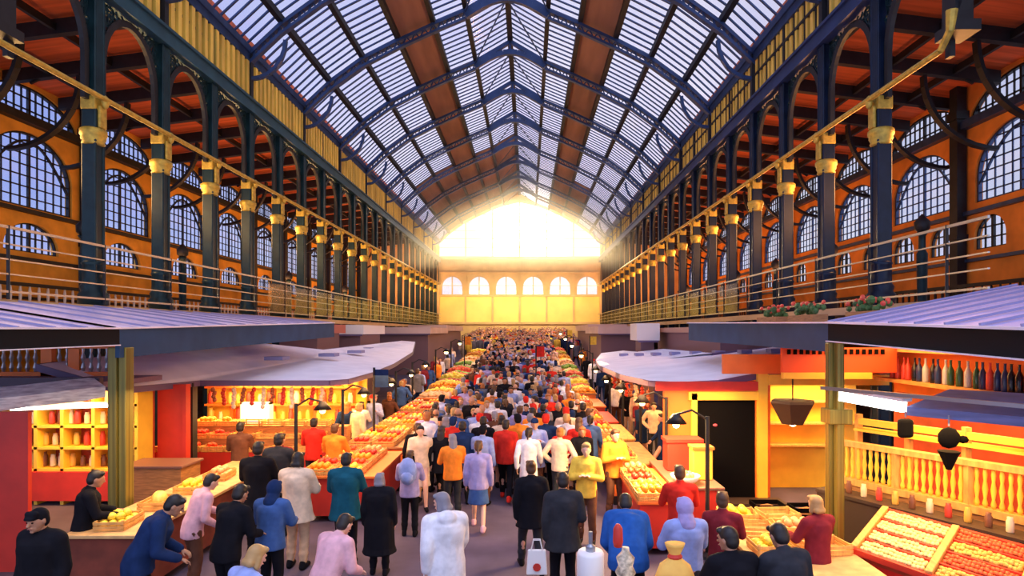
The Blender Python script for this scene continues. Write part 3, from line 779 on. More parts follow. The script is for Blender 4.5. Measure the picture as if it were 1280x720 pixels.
# produce on the left counters
for k in range(4): crate(-5.65, 8.3+.9*k, .925, pi/2+.1, ('lemon','yellow_melon','lemon','peach')[k], 'on the paper-covered left counter', label=('crate of lemons nearest the camera on the paper-covered left counter','crate of yellow melons on the paper-covered left counter','crate of lemons past the melons on the paper-covered left counter','crate of peaches at the far end of the paper-covered left counter')[k])
kk = 0
for k in range(3):
    x = -8.6
    while x < -4.7:
        crate(x, 14.38+.35*k, .75+.25*k+.01, 0, ('tomato','apple','orange')[k], 'on the stepped stand under the left canopy', label='%s-step crate of %s on the stand under the left canopy' % (('front','middle','top')[k], ('tomatoes','apples','oranges')[k])); x += .56
# hanging garlands / hams under the canopy
hang_c = [mat('ham_brown',(.35,.1,.04),.5), mat('pepper_red',(.6,.04,.02),.4), mat('garlic_cream',(.8,.68,.5),.5)]
gi = 0
def garland(x, y, z, mi, label, grp, n=6):
    S = Th('hanging_garland', label, 'garland', (x,y,z), grp)
    q = MB(); q.tube([(x,y,z),(x,y,z-.09*n)], .008, 5); S.part('cord', q, woody)
    q = MB()
    for k in range(n): q.ball((x+R.uniform(-.03,.03),y+R.uniform(-.03,.03),z-.12-.08*k), (.055,.055,.06), 7)
    S.part('bulbs', q, hang_c[mi], smooth=True)
for k in range(13):
    garland(-7.4+.23*k, 14.15, 2.36, k % 3, '%s garland hanging from the left canopy edge' % ('brown','red','cream')[k % 3], '%s garlands on the left canopy' % ('brown','red','cream')[k % 3], 4+k % 3)
for k in range(8):
    garland(2.85, 14.2+.8*k, 2.3, k % 3, '%s garland hanging from the right canopy edge' % ('brown','red','cream')[k % 3], '%s garlands on the right canopy' % ('brown','red','cream')[k % 3], 5+k % 3)

# ------------------------------------------------------------------ right kiosk with the dark doorway
S = Th('kiosk', 'orange and yellow kiosk with a black doorway on the right', 'kiosk', (4.2,12.8,0))
q = MB(); q.span((2.9,12.75,0),(3.58,12.9,2.5)); q.span((3.58,12.75,2.16),(4.84,12.9,2.5)); q.span((4.84,12.75,0),(5.15,12.9,2.5)); S.part('wall', q, orngp)
q = MB(); q.span((3.6,12.78,.02),(4.83,12.86,2.14)); dr = S.part('dark_door', q, black)
q = MB(); q.ball((3.98,12.76,1.62),(.05,.02,.03),8); h_ = shifted(q, S.o).build('door_badge', mat('pink_badge',(.6,.1,.15),.5), dr)
q = MB(); q.span((3.46,12.68,0),(3.58,12.78,2.3)); S.part('pilaster', q, yelp)
q = MB(); q.span((4.86,12.66,0),(5.06,12.8,2.95)); S.part('pilaster', q, yelp)
q = MB(); q.span((3.4,12.68,2.16),(4.9,12.8,2.34)); S.part('lintel', q, yelp)
q = MB(); q.span((2.7,12.66,2.36),(4.86,12.74,2.55)); S.part('lintel', q, redp)
q = MB(); q.span((4.1,12.6,2.72),(7.6,12.7,3.13)); S.part('sign_board', q, orngp)
q = MB(); q.span((5.06,12.62,2.48),(7.6,12.72,2.7)); S.part('cornice', q, yelp)
q = MB(); q.span((5.15,13.9,0),(7.6,14.05,2.5)); S.part('recess_wall', q, yelp)
q = MB(); q.span((5.08,12.9,0),(5.15,13.9,2.5)); S.part('side_wall', q, orngp)
for z in (1.0,1.5,2.0): q = MB(); q.span((5.2,13.6,z),(7.6,13.9,z+.04)); S.part('shelf', q, woody)
q = MB(); q.span((3.3,12.2,0),(5.3,12.7,.1)); S.part('door_step', q, mat('dark_step',(.05,.03,.02),.6))
S = Th('shade_lamp', 'large dark trapezoid lampshade hanging right of the black doorway', 'lamp', (5.3,12.0,2.0))
q = MB(); q.lathe([(.42,2.25),(.44,2.2),(.22,1.78),(.2,1.78)], (5.25,11.9,0), 6); S.part('lamp_shade', q, mat('brown_shade',(.05,.03,.02),.6)); q = MB(); q.tube([(5.25,11.9,2.25),(5.25,11.9,3.0)], .015, 6); S.part('cord', q, irond)
q = MB(); q.ball((5.25,11.9,1.8),.08,8); S.part('bulb', q, bulbm)
counter('red-sided counter with boxes left of the black doorway', 2.5,3.35,10.2,12.4,.95, redp, mat('brown_top',(.22,.1,.07),.5))
S = Th('storage_box', 'dark red box on the counter left of the doorway', 'box', (3.0,11.6,.95)); q = MB(); q.span((2.65,11.4,.955),(3.3,11.8,1.5)); S.part('body', q, redp, bevel=.02); q = MB(); q.span((2.62,11.37,1.5),(3.33,11.83,1.56)); S.part('lid', q, redp)
S = Th('storage_box', 'tall yellow box on the counter beside the black doorway', 'box', (3.2,10.8,.95)); q = MB(); q.span((2.95,10.7,.955),(3.3,11.0,1.5)); S.part('body', q, yelp, bevel=.02); q = MB(); q.span((2.93,10.68,1.5),(3.32,11.02,1.55)); S.part('lid', q, orngp)
S = Th('produce_bowl', 'white bowl heaped with pale produce on the counter left of the doorway', 'bowl', (2.7,10.5,.95)); q = MB(); q.lathe([(.1,.955),(.2,1.0),(.26,1.1),(.25,1.1),(.18,1.02)], (2.75,10.5,0), 16); S.part('bowl', q, white, smooth=True)
for k in range(9): put_fruit('peach', (2.75+.12*cos(k*.7)*(k>0), 10.5+.12*sin(k*.7)*(k>0), 1.1+.03*(k==0)), 'in the white bowl')
counter('wide paper-covered display table in front of the black doorway', 2.75,4.1,6.4,9.3,.82, MATS['dark_red_drape'], paper)
for i_, (x, y) in enumerate(((3.1,8.9),(3.7,8.9),(3.1,8.3),(3.7,8.3),(3.75,7.6),(3.1,7.6))):
    crate(x,y,.825,R.uniform(-.2,.2),kinds[(i_+1)%5],'on the display table before the doorway', label='crate of %s on the papered table before the doorway, %s row' % (('lemons','apples','tomatoes','peaches','oranges','lemons')[i_], ('back','back','middle','middle','front','front')[i_]))
# dark crates on the floor by the door
for i_, (x,y,l) in enumerate(((4.55,11.4,'left'),(5.2,11.2,'right'))):
    S = Th('floor_crate', 'dark plastic crate on the floor by the black doorway, the %s one' % l, 'crate', (x,y,0))
    q = MB(); q.span((x-.28,y-.2,0),(x+.28,y+.2,.04)); 
    for z in (.04,.16,.28): q.span((x-.28,y-.2,z),(x+.28,y-.18,z+.08)); q.span((x-.28,y+.18,z),(x+.28,y+.2,z+.08)); q.span((x-.28,y-.2,z),(x-.26,y+.2,z+.08)); q.span((x+.26,y-.2,z),(x+.28,y+.2,z+.08))
    S.part('body', q, black)
    q = MB(); q.ball((x,y,.2),(.22,.14,.14),8); S.part('sack', q, wood)

# ------------------------------------------------------------------ right near stall: balustrade screen, red display, awning
A = Vector((5.15,9.95,0)); B = Vector((6.75,7.1,0)); dv = (B-A); Ln = dv.length; dv.normalize()
S = Th('balustrade_screen', 'cream turned-baluster screen behind the red display at the right', 'balustrade', tuple(A))
q = MB(); q.bar(A+Vector((0,0,1.18)), B+Vector((0,0,1.18)), .16, .1); S.part('bottom_rail', q, woody); q = MB(); q.bar(A+Vector((0,0,1.78)), B+Vector((0,0,1.82)), .14, .08); S.part('top_rail', q, woody)
n_ = int(Ln/.098)
for i in range(n_):
    p = A + dv*(i+.5)*.098
    if i % 10 == 9: q = MB(); q.box((p.x,p.y,1.5),(.09,.09,.66)); S.part('newel', q, woody)
    else: q = MB(); q.lathe([(.02,0),(.035,.05),(.018,.12),(.036,.25),(.02,.36),(.03,.45),(.02,.53)], (p.x,p.y,1.23), 8); S.part('baluster', q, yelp, smooth=True)
q = MB(); q.bar(A+Vector((0,0,.58)), B+Vector((0,0,.58)), .08, 1.1); S.part('base_board', q, wood)
q = MB(); q.bar(A+Vector((.5,.3,2.08)), B+Vector((.5,.3,2.08)), .1, .1); q.bar(A+Vector((.5,.3,1.95)), B+Vector((.5,.3,1.95)), .3, .04); S.part('upper_beam', q, yelp)
q = MB()
for i in range(5): p = A+dv*(Ln*i/4)+Vector((.5,.3,0)); q.box((p.x,p.y,1.1),(.09,.09,2.2))
S.part('upright', q, woody)
# red slanted display
BL, BR, FL, FR = Vector((4.95,8.3,1.1)), Vector((6.05,6.05,1.1)), Vector((4.1,7.55,.82)), Vector((5.2,5.3,.82))
S = Th('produce_display', 'red slanted produce display with wooden dividers at the lower right', 'display stand', (4.9,6.8,0))
q = MB(); vs = [BL,BR,FR,FL]; q.add([tuple(v) for v in vs]+[(v.x,v.y,v.z-.06) for v in vs], [(0,1,2,3),(4,7,6,5),(0,4,5,1),(1,5,6,2),(2,6,7,3),(3,7,4,0)]); S.part('sloped_bed', q, shelf_red)
q = MB(); 
for a, b in ((FL,FR),(FL,BL),(BL,BR),(BR,FR)):
    q.add([tuple(a-Vector((0,0,.06))),tuple(b-Vector((0,0,.06))),(b.x,b.y,.05),(a.x,a.y,.05)], [(0,1,2,3)])
q2 = q; S.part('side_panels', q, mat('bright_red_panel',(.75,.03,.02),.45))
for t_ in (0,.36,.7,1): q = MB(); q.bar(FL.lerp(FR,t_)+Vector((0,0,.05)), BL.lerp(BR,t_)+Vector((0,0,.05)), .08, .1); S.part('divider', q, woody, bevel=.01)
for t_ in (0,.25,.5,.75,1): q = MB(); q.bar(FL.lerp(BL,t_)+Vector((0,0,.03)), FR.lerp(BR,t_)+Vector((0,0,.03)), .045 if 0<t_<1 else .07, .07); S.part('cross_rail', q, redp)
prod = [mat('pale_yellow_pods',(.93,.78,.3),.5,0,.3,30), mat('orange_roots',(.95,.5,.1),.5,0,.3,30), mat('red_chillies',(.8,.12,.03),.5,0,.3,30)]
names = ['pale yellow','golden','orange','red']
for a in range(3):
    for b_ in range(4):
        t0, t1 = (0,.36,.7)[a]+.025, (.36,.7,1)[a]-.025; s0, s1 = .25*b_+.03, .25*b_+.22
        q = MB(); k = 0
        for i in range(16 if a < 2 else 14):
            for j in range(3):
                u = t0+(t1-t0)*(i+.5)/16; v = s0+(s1-s0)*(j+.5)/3
                p = FL.lerp(FR,u).lerp(BL.lerp(BR,u), v)+Vector((0,0,.045+R.uniform(0,.02)))
                q.ball(p, (.03,.045,.028), 6, Matrix.Rotation(R.uniform(-.6,.6)-.4,3,'Z'))
        mm = prod[0] if a == 0 else prod[1 if (a+b_)%2 else 2]
        o = q.build('produce_tray_fill', mm, None, True)
        tag(o, '%s produce filling the %s tray, %s column of the red display' % ('pale yellow' if a == 0 else ('orange' if (a+b_)%2 else 'red'), ('front','second','third','back')[b_], ('left','middle','right')[a]), 'produce', kind='stuff')
# jars and dark goods between the display and the screen
for i in range(12):
    p = A + dv*(.3+i*.24) + Vector((-.35,-.2,0))
S = Th('goods_ledge', 'narrow dark ledge of bottles between display and baluster screen', 'ledge', tuple(A+dv*1.5+Vector((-.4,-.25,0))))
q = MB(); q.bar(A+Vector((-.35,-.2,1.06)), B+Vector((-.35,-.2,1.06)), .4, .05); q.bar(A+Vector((-.35,-.2,.53)), B+Vector((-.35,-.2,.53)), .34, 1.0); S.part('board', q, mat('dark_step',(.05,.03,.02),.6))
for i in range(13):
    p = A + dv*(.2+i*.235) + Vector((-.35,-.2,0)); goods_jar(p.x, p.y, 1.085, (1,3,2,0)[i%4], '%s squat jar on the ledge before the baluster screen' % ('gold','brown','cream','red')[i%4], 'jars on the right ledge', .8)
# awning + white tube lamp
S = Th('stall_awning', 'blue striped awning hanging over the red display at the right', 'awning', (5.2,7,2.6))
q = MB(); a = [(4.86,7.7,2.62),(5.6,6.2,2.66),(6.6,4.6,2.66)]
vs = []
for x,y,z in a: vs += [(x,y,z-.09),(x,y,z+.02),(x+.9,y+.5,z+.2),(x+.9,y+.5,z+.12)]
fs = [(4*i+k,4*i+(k+1)%4,4*i+4+(k+1)%4,4*i+4+k) for i in range(2) for k in range(4)] + [(0,1,2,3),(8,11,10,9)]
q.add(vs, fs); S.part('cloth', q, blueaw)
q = MB(); q.bar((4.3,8.8,2.78),(6.6,4.62,2.78),.05,.05); S.part('frame_rail', q, steel)
S = Th('strip_lamp', 'long white glowing strip lamp left of the blue awning', 'lamp', (4.6,8.2,2.65))
q = MB(); q.bar((4.5,8.62,2.68),(4.86,7.75,2.63),.1,.13); S.part('diffuser', q, tubem); q = MB(); q.bar((4.52,8.66,2.77),(4.9,7.75,2.72),.18,.04); S.part('housing', q, white)
def scale_(x, y, z, big, label):
    S = Th('hanging_scale', label, 'scale', (x,y,z))
    q = MB(); q.tube([(x,y,z+.22),(x,y,2.6)], .01, 5); S.part('hook', q, steel)
    if big:
        q = MB(); q.ball((x,y,z+.08),(.14,.07,.13),10); S.part('dial', q, black, smooth=True)
        q = MB(); q.lathe([(.03,-.3),(.1,-.12),(.12,-.08),(.03,-.08)], (x,y,z), 10); S.part('hopper', q, black)
        q = MB(); q.ball((x+.17,y,z+.06),(.07,.05,.05),8); S.part('side_dial', q, black, smooth=True)
    else:
        q = MB(); q.box((x,y,z+.08),(.18,.1,.24)); S.part('body', q, black, bevel=.04)
scale_(4.78,7.6,2.3,False,'small black boxy scale hanging from the awning at the right')
scale_(5.05,7.2,2.25,True,'larger black dial scale with hopper hanging beside the red display')
# back of right stall: shelves with bottles below the roof
S = Th('bottle_shelf', 'dark shelf of bottles high up under the right roof', 'shelving', (7.4,9,2.6))
q = MB(); q.span((7.5,6.5,2.4),(7.62,12.3,3.45)); S.part('back_panel', q, orngp)
q = MB(); q.span((7.1,6.5,2.62),(7.5,12.3,2.68)); q.span((7.1,6.5,3.22),(7.5,12.3,3.28)); S.part('shelf', q, woody)
q = MB(); q.span((7.5,6.5,0),(7.6,12.3,2.4)); S.part('lower_panel', q, shelf_red)
bot = MB(); bot.lathe([(.04,0),(.045,.02),(.045,.2),(.015,.27),(.015,.34),(.02,.35)], (0,0,0), 8); bme = bot.mesh('bottle', True); bme.materials.append(MATS['tin_red'])
bmats = [mat('bottle_navy',(.02,.04,.15),.2), mat('bottle_green',(.03,.1,.05),.2), mat('bottle_black',(.01,.01,.015),.2), MATS['tin_red'], mat('bottle_clear',(.5,.55,.6),.15)]
y = 6.8
while y < 12:
    c = R.randrange(5); o = bpy.data.objects.new('bottle', bme); C.objects.link(o); o.location = (7.28,y,2.68); o.scale = (1.25,1.25,1.25)
    o.material_slots[0].link = 'OBJECT'; o.material_slots[0].material = bmats[c]; tag(o, '%s bottle on the high shelf under the right roof' % ('navy','green','black','red','clear')[c], 'bottle', '%s bottles on the high right shelf' % ('navy','green','black','red','clear')[c]); y += R.uniform(.12,.22)
S = Th('fascia_board', 'long red-orange board behind the right post under the stall roof', 'board', (5.5,11.6,2.9))
q = MB(); q.span((4.9,11.55,2.82),(7.1,11.65,3.3)); S.part('board', q, mat('red_orange_board',(.85,.1,.02),.5)); q = MB(); q.span((4.9,11.5,2.7),(6.6,11.62,2.82)); S.part('lower_strip', q, yelp)
q = MB(); x = 5.0
while x < 6.9: q.box((x,11.5,3.22+0),(.06,.03,.1)); x += .12
S.part('fringe', q, black)

# small stand at the bottom centre with paper rolls and cushions
counter('small black stand at the bottom of the aisle carrying a white roll', .5,2.0,5.1,6.1,1.02, black, wood, name='stand')
S = Th('paper_roll', 'white upright roll with steel spike on the bottom stand', 'roll', (.62,5.9,1.12)); q = MB(); q.lathe([(.12,1.125),(.135,1.15),(.135,1.5),(.12,1.53)], (.62,5.95,0), 16); S.part('roll', q, white, smooth=True); q = MB(); q.tube([(.62,5.95,1.53),(.62,5.95,1.72)], .02, 8); q.lathe([(.05,1.53),(.05,1.58),(.02,1.6)], (.62,5.95,0), 10); S.part('spindle', q, steel)
S = Th('vase', 'patterned cream vase with a red stopper on the bottom stand', 'vase', (.95,5.85,1.12)); q = MB(); q.lathe([(.07,1.125),(.1,1.2),(.06,1.28),(.1,1.36),(.07,1.42),(.09,1.5),(.04,1.56),(.035,1.6)], (.95,5.85,0), 16); S.part('body', q, mat('cream_pattern',(.6,.5,.35),.4,0,.7,18), smooth=True); q = MB(); q.lathe([(.04,1.6),(.05,1.65),(.045,1.78),(.02,1.82)], (.88,5.87,0), 10); S.part('stopper', q, redp, smooth=True)
S = Th('cushion_sack', 'yellow-orange padded sack standing on the bottom stand', 'sack', (1.4,5.8,1.12)); q = MB(); q.lathe([(.14,1.125),(.19,1.2),(.2,1.32),(.15,1.45),(.06,1.52),(.05,1.55),(.09,1.63),(.1,1.66),(.02,1.64)], (1.42,5.8,0), 14, 1, .7); S.part('sack', q, mat('orange_cloth',(.95,.5,.1),.8,0,.2,6), smooth=True); q = MB(); q.lathe([(.06,1.51),(.075,1.53),(.06,1.555)], (1.42,5.8,0), 10, 1, .8); S.part('tie', q, redp)

for o_ in list(C.objects):
    if o_.name in ('paper_roll','vase','cushion_sack'): o_.location.z -= .1
# ------------------------------------------------------------------ stall lighting (the lamps' light)

# ------------------------------------------------------------------ people
DG = bpy.context
def remeshed(mb, vox, name, smooth=4, dec=.5):
    me = mb.mesh(name); o = bpy.data.objects.new('tmp', me); C.objects.link(o)
    r = o.modifiers.new('r','REMESH'); r.mode = 'VOXEL'; r.voxel_size = vox; r.use_smooth_shade = True
    if smooth: s = o.modifiers.new('s','SMOOTH'); s.iterations = smooth; s.factor = .5
    if dec < 1: d = o.modifiers.new('d','DECIMATE'); d.ratio = dec
    dg = bpy.context.evaluated_depsgraph_get(); out_ = bpy.data.meshes.new_from_object(o.evaluated_get(dg)); out_.name = name
    bpy.data.objects.remove(o); out_.polygons.foreach_set('use_smooth', [True]*len(out_.polygons)); return out_
def figure(h=1.7, fine=False, bend=0.0, turn=0.0, nod=.1, look=0.0, arms='down', legs='stand', top='jacket', bottom='trousers', hair='short', bulk=1.0, hood=False, seed=0):
    """returns {part name: mesh}; the figure stands at the origin facing +Y"""
    k = h/1.72; rr = random.Random(seed)
    # legs
    pel = Vector((0,0,.93)); J = {}
    sw = {'stand':(.03,-.03),'walk':(.30,-.30),'wide':(.1,-.08)}[legs]
    for s_, a in ((-1,sw[0]),(1,sw[1])):
        hip = Vector((s_*.09,0,.9)); foot = Vector((s_*(.11 if legs != 'wide' else .17), a, .075))
        if legs == 'walk' and a < 0: foot.z = .13
        knee = (hip+foot)/2 + Vector((0,.05+abs(a)*.22,.01)); J[s_] = (hip, knee, foot)
    RT = Matrix.Translation(pel) @ Matrix.Rotation(-bend,4,'X') @ Matrix.Rotation(turn,4,'Z') @ Matrix.Translation(-pel)
    U = lambda x,y,z: RT @ Vector((x,y,z))
    chest = U(0,0,1.28); neckb = U(0,-.01,1.44); 
    HR = RT.to_3x3() @ Matrix.Rotation(look,3,'Z') @ Matrix.Rotation(-nod+bend*.35,3,'X')
    hc = U(0,.01,1.50) + HR @ Vector((0,.02,.11))
    hp = lambda x,y,z: hc + HR @ Vector((x,y,z))
    A = {}
    ap = {'down':[((.05,-.02,-.29),(.06,.06,-.54))]*2, 'walk':[((.05,-.12,-.27),(.05,-.08,-.52)),((.05,.1,-.27),(.04,.28,-.46))],
          'fwd':[((.06,.12,-.25),(-.02,.36,-.26))]*2, 'reach':[((.05,.2,-.2),(.0,.46,-.22)),((.06,.03,-.29),(.0,.26,-.36))],
          'bag':[((.05,-.02,-.29),(.04,.02,-.55)),((.06,-.03,-.27),(-.02,.2,-.32))], 'phone':[((.07,.06,-.27),(-.06,.28,-.12)),((.05,-.02,-.29),(.06,.06,-.54))],
          'hips':[((.16,-.06,-.25),(.0,.06,-.42))]*2, 'cross':[((.07,.06,-.27),(-.16,.22,-.2))]*2}[arms]
    for s_, (e, w_) in zip((-1,1), ap):
        sh = Vector((s_*.185,-.01,1.40)); A[s_] = (RT@sh, RT@(sh+Vector((s_*e[0],e[1],e[2]))), RT@(sh+Vector((s_*w_[0],w_[1],w_[2]))))
    out = {}
    n = 12
    # body: one continuous surface
    b = MB()
    b.ball(U(0,0,.96),(.155,.11,.12),n,RT.to_3x3()); b.ball(U(0,0,1.12),(.14,.1,.16),n,RT.to_3x3()); b.ball(U(0,0,1.3),(.165,.11,.16),n,RT.to_3x3())
    b.cap(U(-.13,-.01,1.4),U(.13,-.01,1.4),.065,.065); b.cap(neckb,hc+HR@Vector((0,-.015,-.06)),.056,.052)
    b.ball(hc,(.074,.092,.108),16,HR); b.ball(hp(0,.035,-.06),(.052,.055,.055),12,HR); b.ball(hp(0,-.02,.03),(.077,.09,.085),14,HR)
    b.cap(hp(0,.09,.012),hp(0,.108,-.022),.010,.016); b.ball(hp(0,.07,-.098),(.024,.022,.018),8,HR)
    b.cap(hp(-.03,.085,.028),hp(.03,.085,.028),.011,.011); b.cap(hp(-.017,.092,-.056),hp(.017,.092,-.056),.009,.009)
    for s_ in (-1,1): b.ball(hp(s_*.077,-.005,-.01),(.011,.02,.032),8,HR)
    for s_ in (-1,1):
        hip, knee, foot = J[s_]
        b.cap(hip,knee,.082,.055); b.cap(knee,foot,.055,.038); b.cap(knee+Vector((0,-.015,-.08)),knee+Vector((0,-.01,-.2)),.052,.045); b.cap(foot+Vector((0,-.03,-.03)),foot+Vector((s_*.015,.13,-.045)),.035,.028)
        sh, el, wr = A[s_]
        b.cap(sh,el,.052,.04); b.cap(el,wr,.041,.026)
        d = (wr-el).normalized(); side = d.cross(Vector((0,0,1)) if abs(d.z) < .9 else Vector((s_*-1.0,0,0)).cross(d)).normalized()
        if abs(d.z) >= .6: side = Vector((0,1,0)); side = (side - d*side.dot(d)).normalized()
        nn = d.cross(side).normalized(); curl = nn*(1 if nn.dot(Vector((-s_,0,-.3))) > 0 else -1)
        pm_ = wr + d*.085
        for q_ in (-.024,-.008,.008,.024): b.cap(wr+d*.01+side*q_*.6, pm_+side*q_, .015, .0125, 8)
        for q_, L_ in ((-.03,.058),(-.0105,.074),(.0105,.078),(.031,.068)):
            p0 = pm_+side*q_; p1 = p0+d*L_*.5+curl*.008; p2 = p1+d*L_*.32+curl*.024; b.cap(p0,p1,.0092,.0085,7); b.cap(p1,p2,.0085,.0075,7)
        t0 = wr+d*.03+side*.024; t1 = t0+side*.028+d*.03+curl*.012; b.cap(t0,t1,.013,.011,7); b.cap(t1,t1+d*.028+curl*.01,.0105,.009,7)
    out['body'] = remeshed(b, .0068 if fine else .0135, 'body', 3 if fine else 2, .30 if fine else .3)
    # upper garment
    g = MB(); M3 = RT.to_3x3(); B_ = bulk
    if top != 'none':
        prof = [(.178,.80),(.185,.815),(.183,.9),(.172,1.02),(.17,1.12),(.18,1.22),(.19,1.31),(.178,1.38),(.12,1.435),(.075,1.475)]
        q = MB(); q.lathe([(r_*B_, z) for r_, z in prof], (0,0,0), 22, 1, .8)
        nv = []
        for x_,y_,z_ in q.v:
            t_ = min(1, max(0, (z_-.84)/.26)); wr_ = 1+.035*sin(7*math.atan2(y_,x_)+z_*9+seed)*(1 if z_ < 1.3 else 0)
            Mt = Matrix.Translation(pel) @ Matrix.Rotation(-bend*t_,4,'X') @ Matrix.Rotation(turn*t_,4,'Z') @ Matrix.Translation(-pel)
            nv.append(tuple(Mt @ Vector((x_*wr_,y_*wr_,z_))))
        q.v = nv; g.f += [tuple(i_+len(g.v) for i_ in f_) for f_ in q.f]; g.v += q.v
        g.cap(U(-.135,-.015,1.4),U(.135,-.015,1.4),.085*B_,.085*B_); g.cap(U(0,-.01,1.4),U(0,0,1.47),.085,.07)
        for s_ in (-1,1):
            sh, el, wr = A[s_]; w2 = el.lerp(wr,.93)
            g.cap(sh,el,.074*B_,.062*B_); g.cap(el,w2,.062*B_,.048*B_)
            g.cap(el.lerp(w2,.3),el.lerp(w2,.34),.055*B_,.056*B_)
        if top in ('coat','longcoat','dress'):
            zl = {'coat':.72,'longcoat':.38,'dress':.45}[top]
            prof = [(.17*B_,1.05),(.19*B_,.92),(.2*B_,zl+.1),(.225*B_,zl),(.19*B_,zl-.005)]
            q = MB(); q.lathe([(r_, z) for r_, z in prof][::-1], (0,0,0), 16, 1, .78)
            # hem ripples
            q.v = [((x*(1+.05*sin(5*math.atan2(y,x)+seed)*(1 if z < .8 else 0)), y, z)) for x,y,z in q.v]
            if bend > .05: q.v = [tuple(Vector(v) + Vector((0, (v[2]-.93)*sin(bend)*.8 if v[2] > .93 else 0, 0))) for v in q.v]
            n0 = len(g.v); g.v = g.v + q.v; g.f = g.f + [tuple(i+n0 for i in f) for f in q.f]
        # folds
        pass
        if hood:
            g.ball(U(0,-.1,1.46),(.12,.085,.09),n,M3); g.cap(U(-.1,-.03,1.47),U(.1,-.03,1.47),.05,.05)
        out[top if top != 'longcoat' else 'long_coat'] = remeshed(g, .015, 'garment', 3, .6)
    g = MB()
    if bottom == 'trousers':
        g.ball((0,0,.93),(.165,.125,.12),n)
        for s_ in (-1,1):
            hip, knee, foot = J[s_]; an = knee.lerp(foot,.88); g.cap(hip,knee,.1,.075); g.cap(knee,an,.074,.06)
            for q_ in range(3): g.cap(knee.lerp(an,.3*q_+.1),knee.lerp(an,.3*q_+.16),.071,.074)
        out['trousers'] = remeshed(g, .016, 'trousers', 4, .6)
    elif bottom in ('skirt','shorts'):
        g.ball((0,0,.93),(.165,.125,.12),n)
        if bottom == 'skirt': g.lathe([(.2,.52),(.21,.53),(.19,.7),(.165,.95)], (0,0,0), 18, 1, .8)
        else:
            for s_ in (-1,1): hip, knee, foot = J[s_]; g.cap(hip,hip.lerp(knee,.9),.1,.09)
        out[bottom] = remeshed(g, .016, bottom, 3, .6)
    for s_ in (-1,1):
        hip, knee, foot = J[s_]; f0 = foot+Vector((0,-.04,-.035)); f1 = foot+Vector((s_*.015,.14,-.04)); g = MB()
        g.cap(f0,f1,.046,.038,10); g.cap(f0,foot+Vector((0,-.02,.02)),.046,.046,10); g.v = [(x,y,max(z,foot.z-.074)) for x,y,z in g.v]
        out['shoe' if s_ < 0 else 'shoe_'] = g.mesh('shoe', True)
    # hair or hat
    g = MB()
    if hair != 'bald':
        g.ball(hp(0,-.022,.035),(.085,.094,.09),16,HR); g.ball(hp(0,-.045,-.015),(.081,.068,.085),14,HR)
        g.cap(hp(-.045,.05,.085),hp(.045,.05,.085),.03,.03)
        if hair in ('long',): g.cap(hp(-.035,-.06,-.05),hp(-.04,-.075,-.2),.052,.045); g.cap(hp(.035,-.06,-.05),hp(.04,-.075,-.2),.052,.045); g.cap(hp(0,-.07,-.05),hp(0,-.085,-.22),.055,.045)
        if hair == 'bob': 
            for s_ in (-1,1): g.cap(hp(s_*.062,-.01,0),hp(s_*.07,.0,-.09),.033,.03)
            g.cap(hp(-.04,-.07,-.07),hp(.04,-.07,-.07),.045,.045)
        if hair == 'bun': g.ball(hp(0,-.1,.07),(.042,.04,.04),10,HR)
        if hair == 'tail': g.cap(hp(0,-.1,.04),hp(0,-.14,-.12),.03,.018)
        if hair == 'cap': g.cap(hp(-.035,.1,.045),hp(.035,.1,.045),.014,.014); g.cap(hp(-.04,.07,.05),hp(.04,.07,.05),.025,.025)
        if hair == 'hood': g.ball(hp(0,-.02,.01),(.105,.11,.125),16,HR); g.cap(hp(0,-.03,-.08),U(0,-.04,1.44),.09,.11)
    else: g.cap(hp(-.06,-.06,-.03),hp(.06,-.06,-.03),.03,.03)
    out[{'cap':'cap','hood':'hood'}.get(hair,'hair')] = remeshed(g, .011, 'hair', 3, .6)
    if fine:
        for s_ in (-1,1): q = MB(); q.ball(hp(s_*.031,.083,.006),(.013,.008,.008),8,HR); out['eye' if s_ < 0 else 'eye_'] = q.mesh('eye', True)
        q = MB(); q.cap(hp(-.02,.099,-.056),hp(.02,.099,-.056),.0045,.0045); out['mouth'] = q.mesh('mouth', True)
    for me in out.values():
        me.transform(Matrix.Scale(k, 4))
        if not me.materials: me.materials.append(white)
    return out
def cmat(name, col): return mat('cloth_'+name, col, .9, 0, .18, 9, .05, spec=.12)
CL = {n_: cmat(n_, c) for n_, c in {'black':(.008,.008,.012),'navy':(.012,.03,.10),'blue':(.02,.10,.38),'pale blue':(.30,.38,.72),'white':(.78,.78,.84),'cream':(.78,.60,.44),
   'beige':(.62,.42,.27),'red':(.62,.03,.02),'orange':(.85,.25,.03),'yellow':(.9,.6,.08),'brown':(.12,.05,.03),'grey':(.16,.16,.19),'lavender':(.38,.33,.62),'pink':(.75,.42,.48),
   'charcoal':(.03,.032,.04),'denim':(.05,.11,.3),'maroon':(.2,.02,.03),'teal':(.01,.09,.14),'olive':(.13,.12,.04)}.items()}
SK = [mat('skin_a',(.62,.33,.22),.55), mat('skin_b',(.45,.22,.13),.55), mat('skin_c',(.72,.42,.31),.55)]
HC = {'dark':mat('hair_dark',(.012,.008,.007),.5),'brown':mat('hair_brown',(.08,.035,.015),.5),'grey':mat('hair_grey',(.22,.21,.25),.6),'fair':mat('hair_fair',(.45,.27,.1),.5),'ginger':mat('hair_ginger',(.4,.13,.03),.5)}
PROTO = {}
GARM = ('jacket','coat','long_coat','dress')
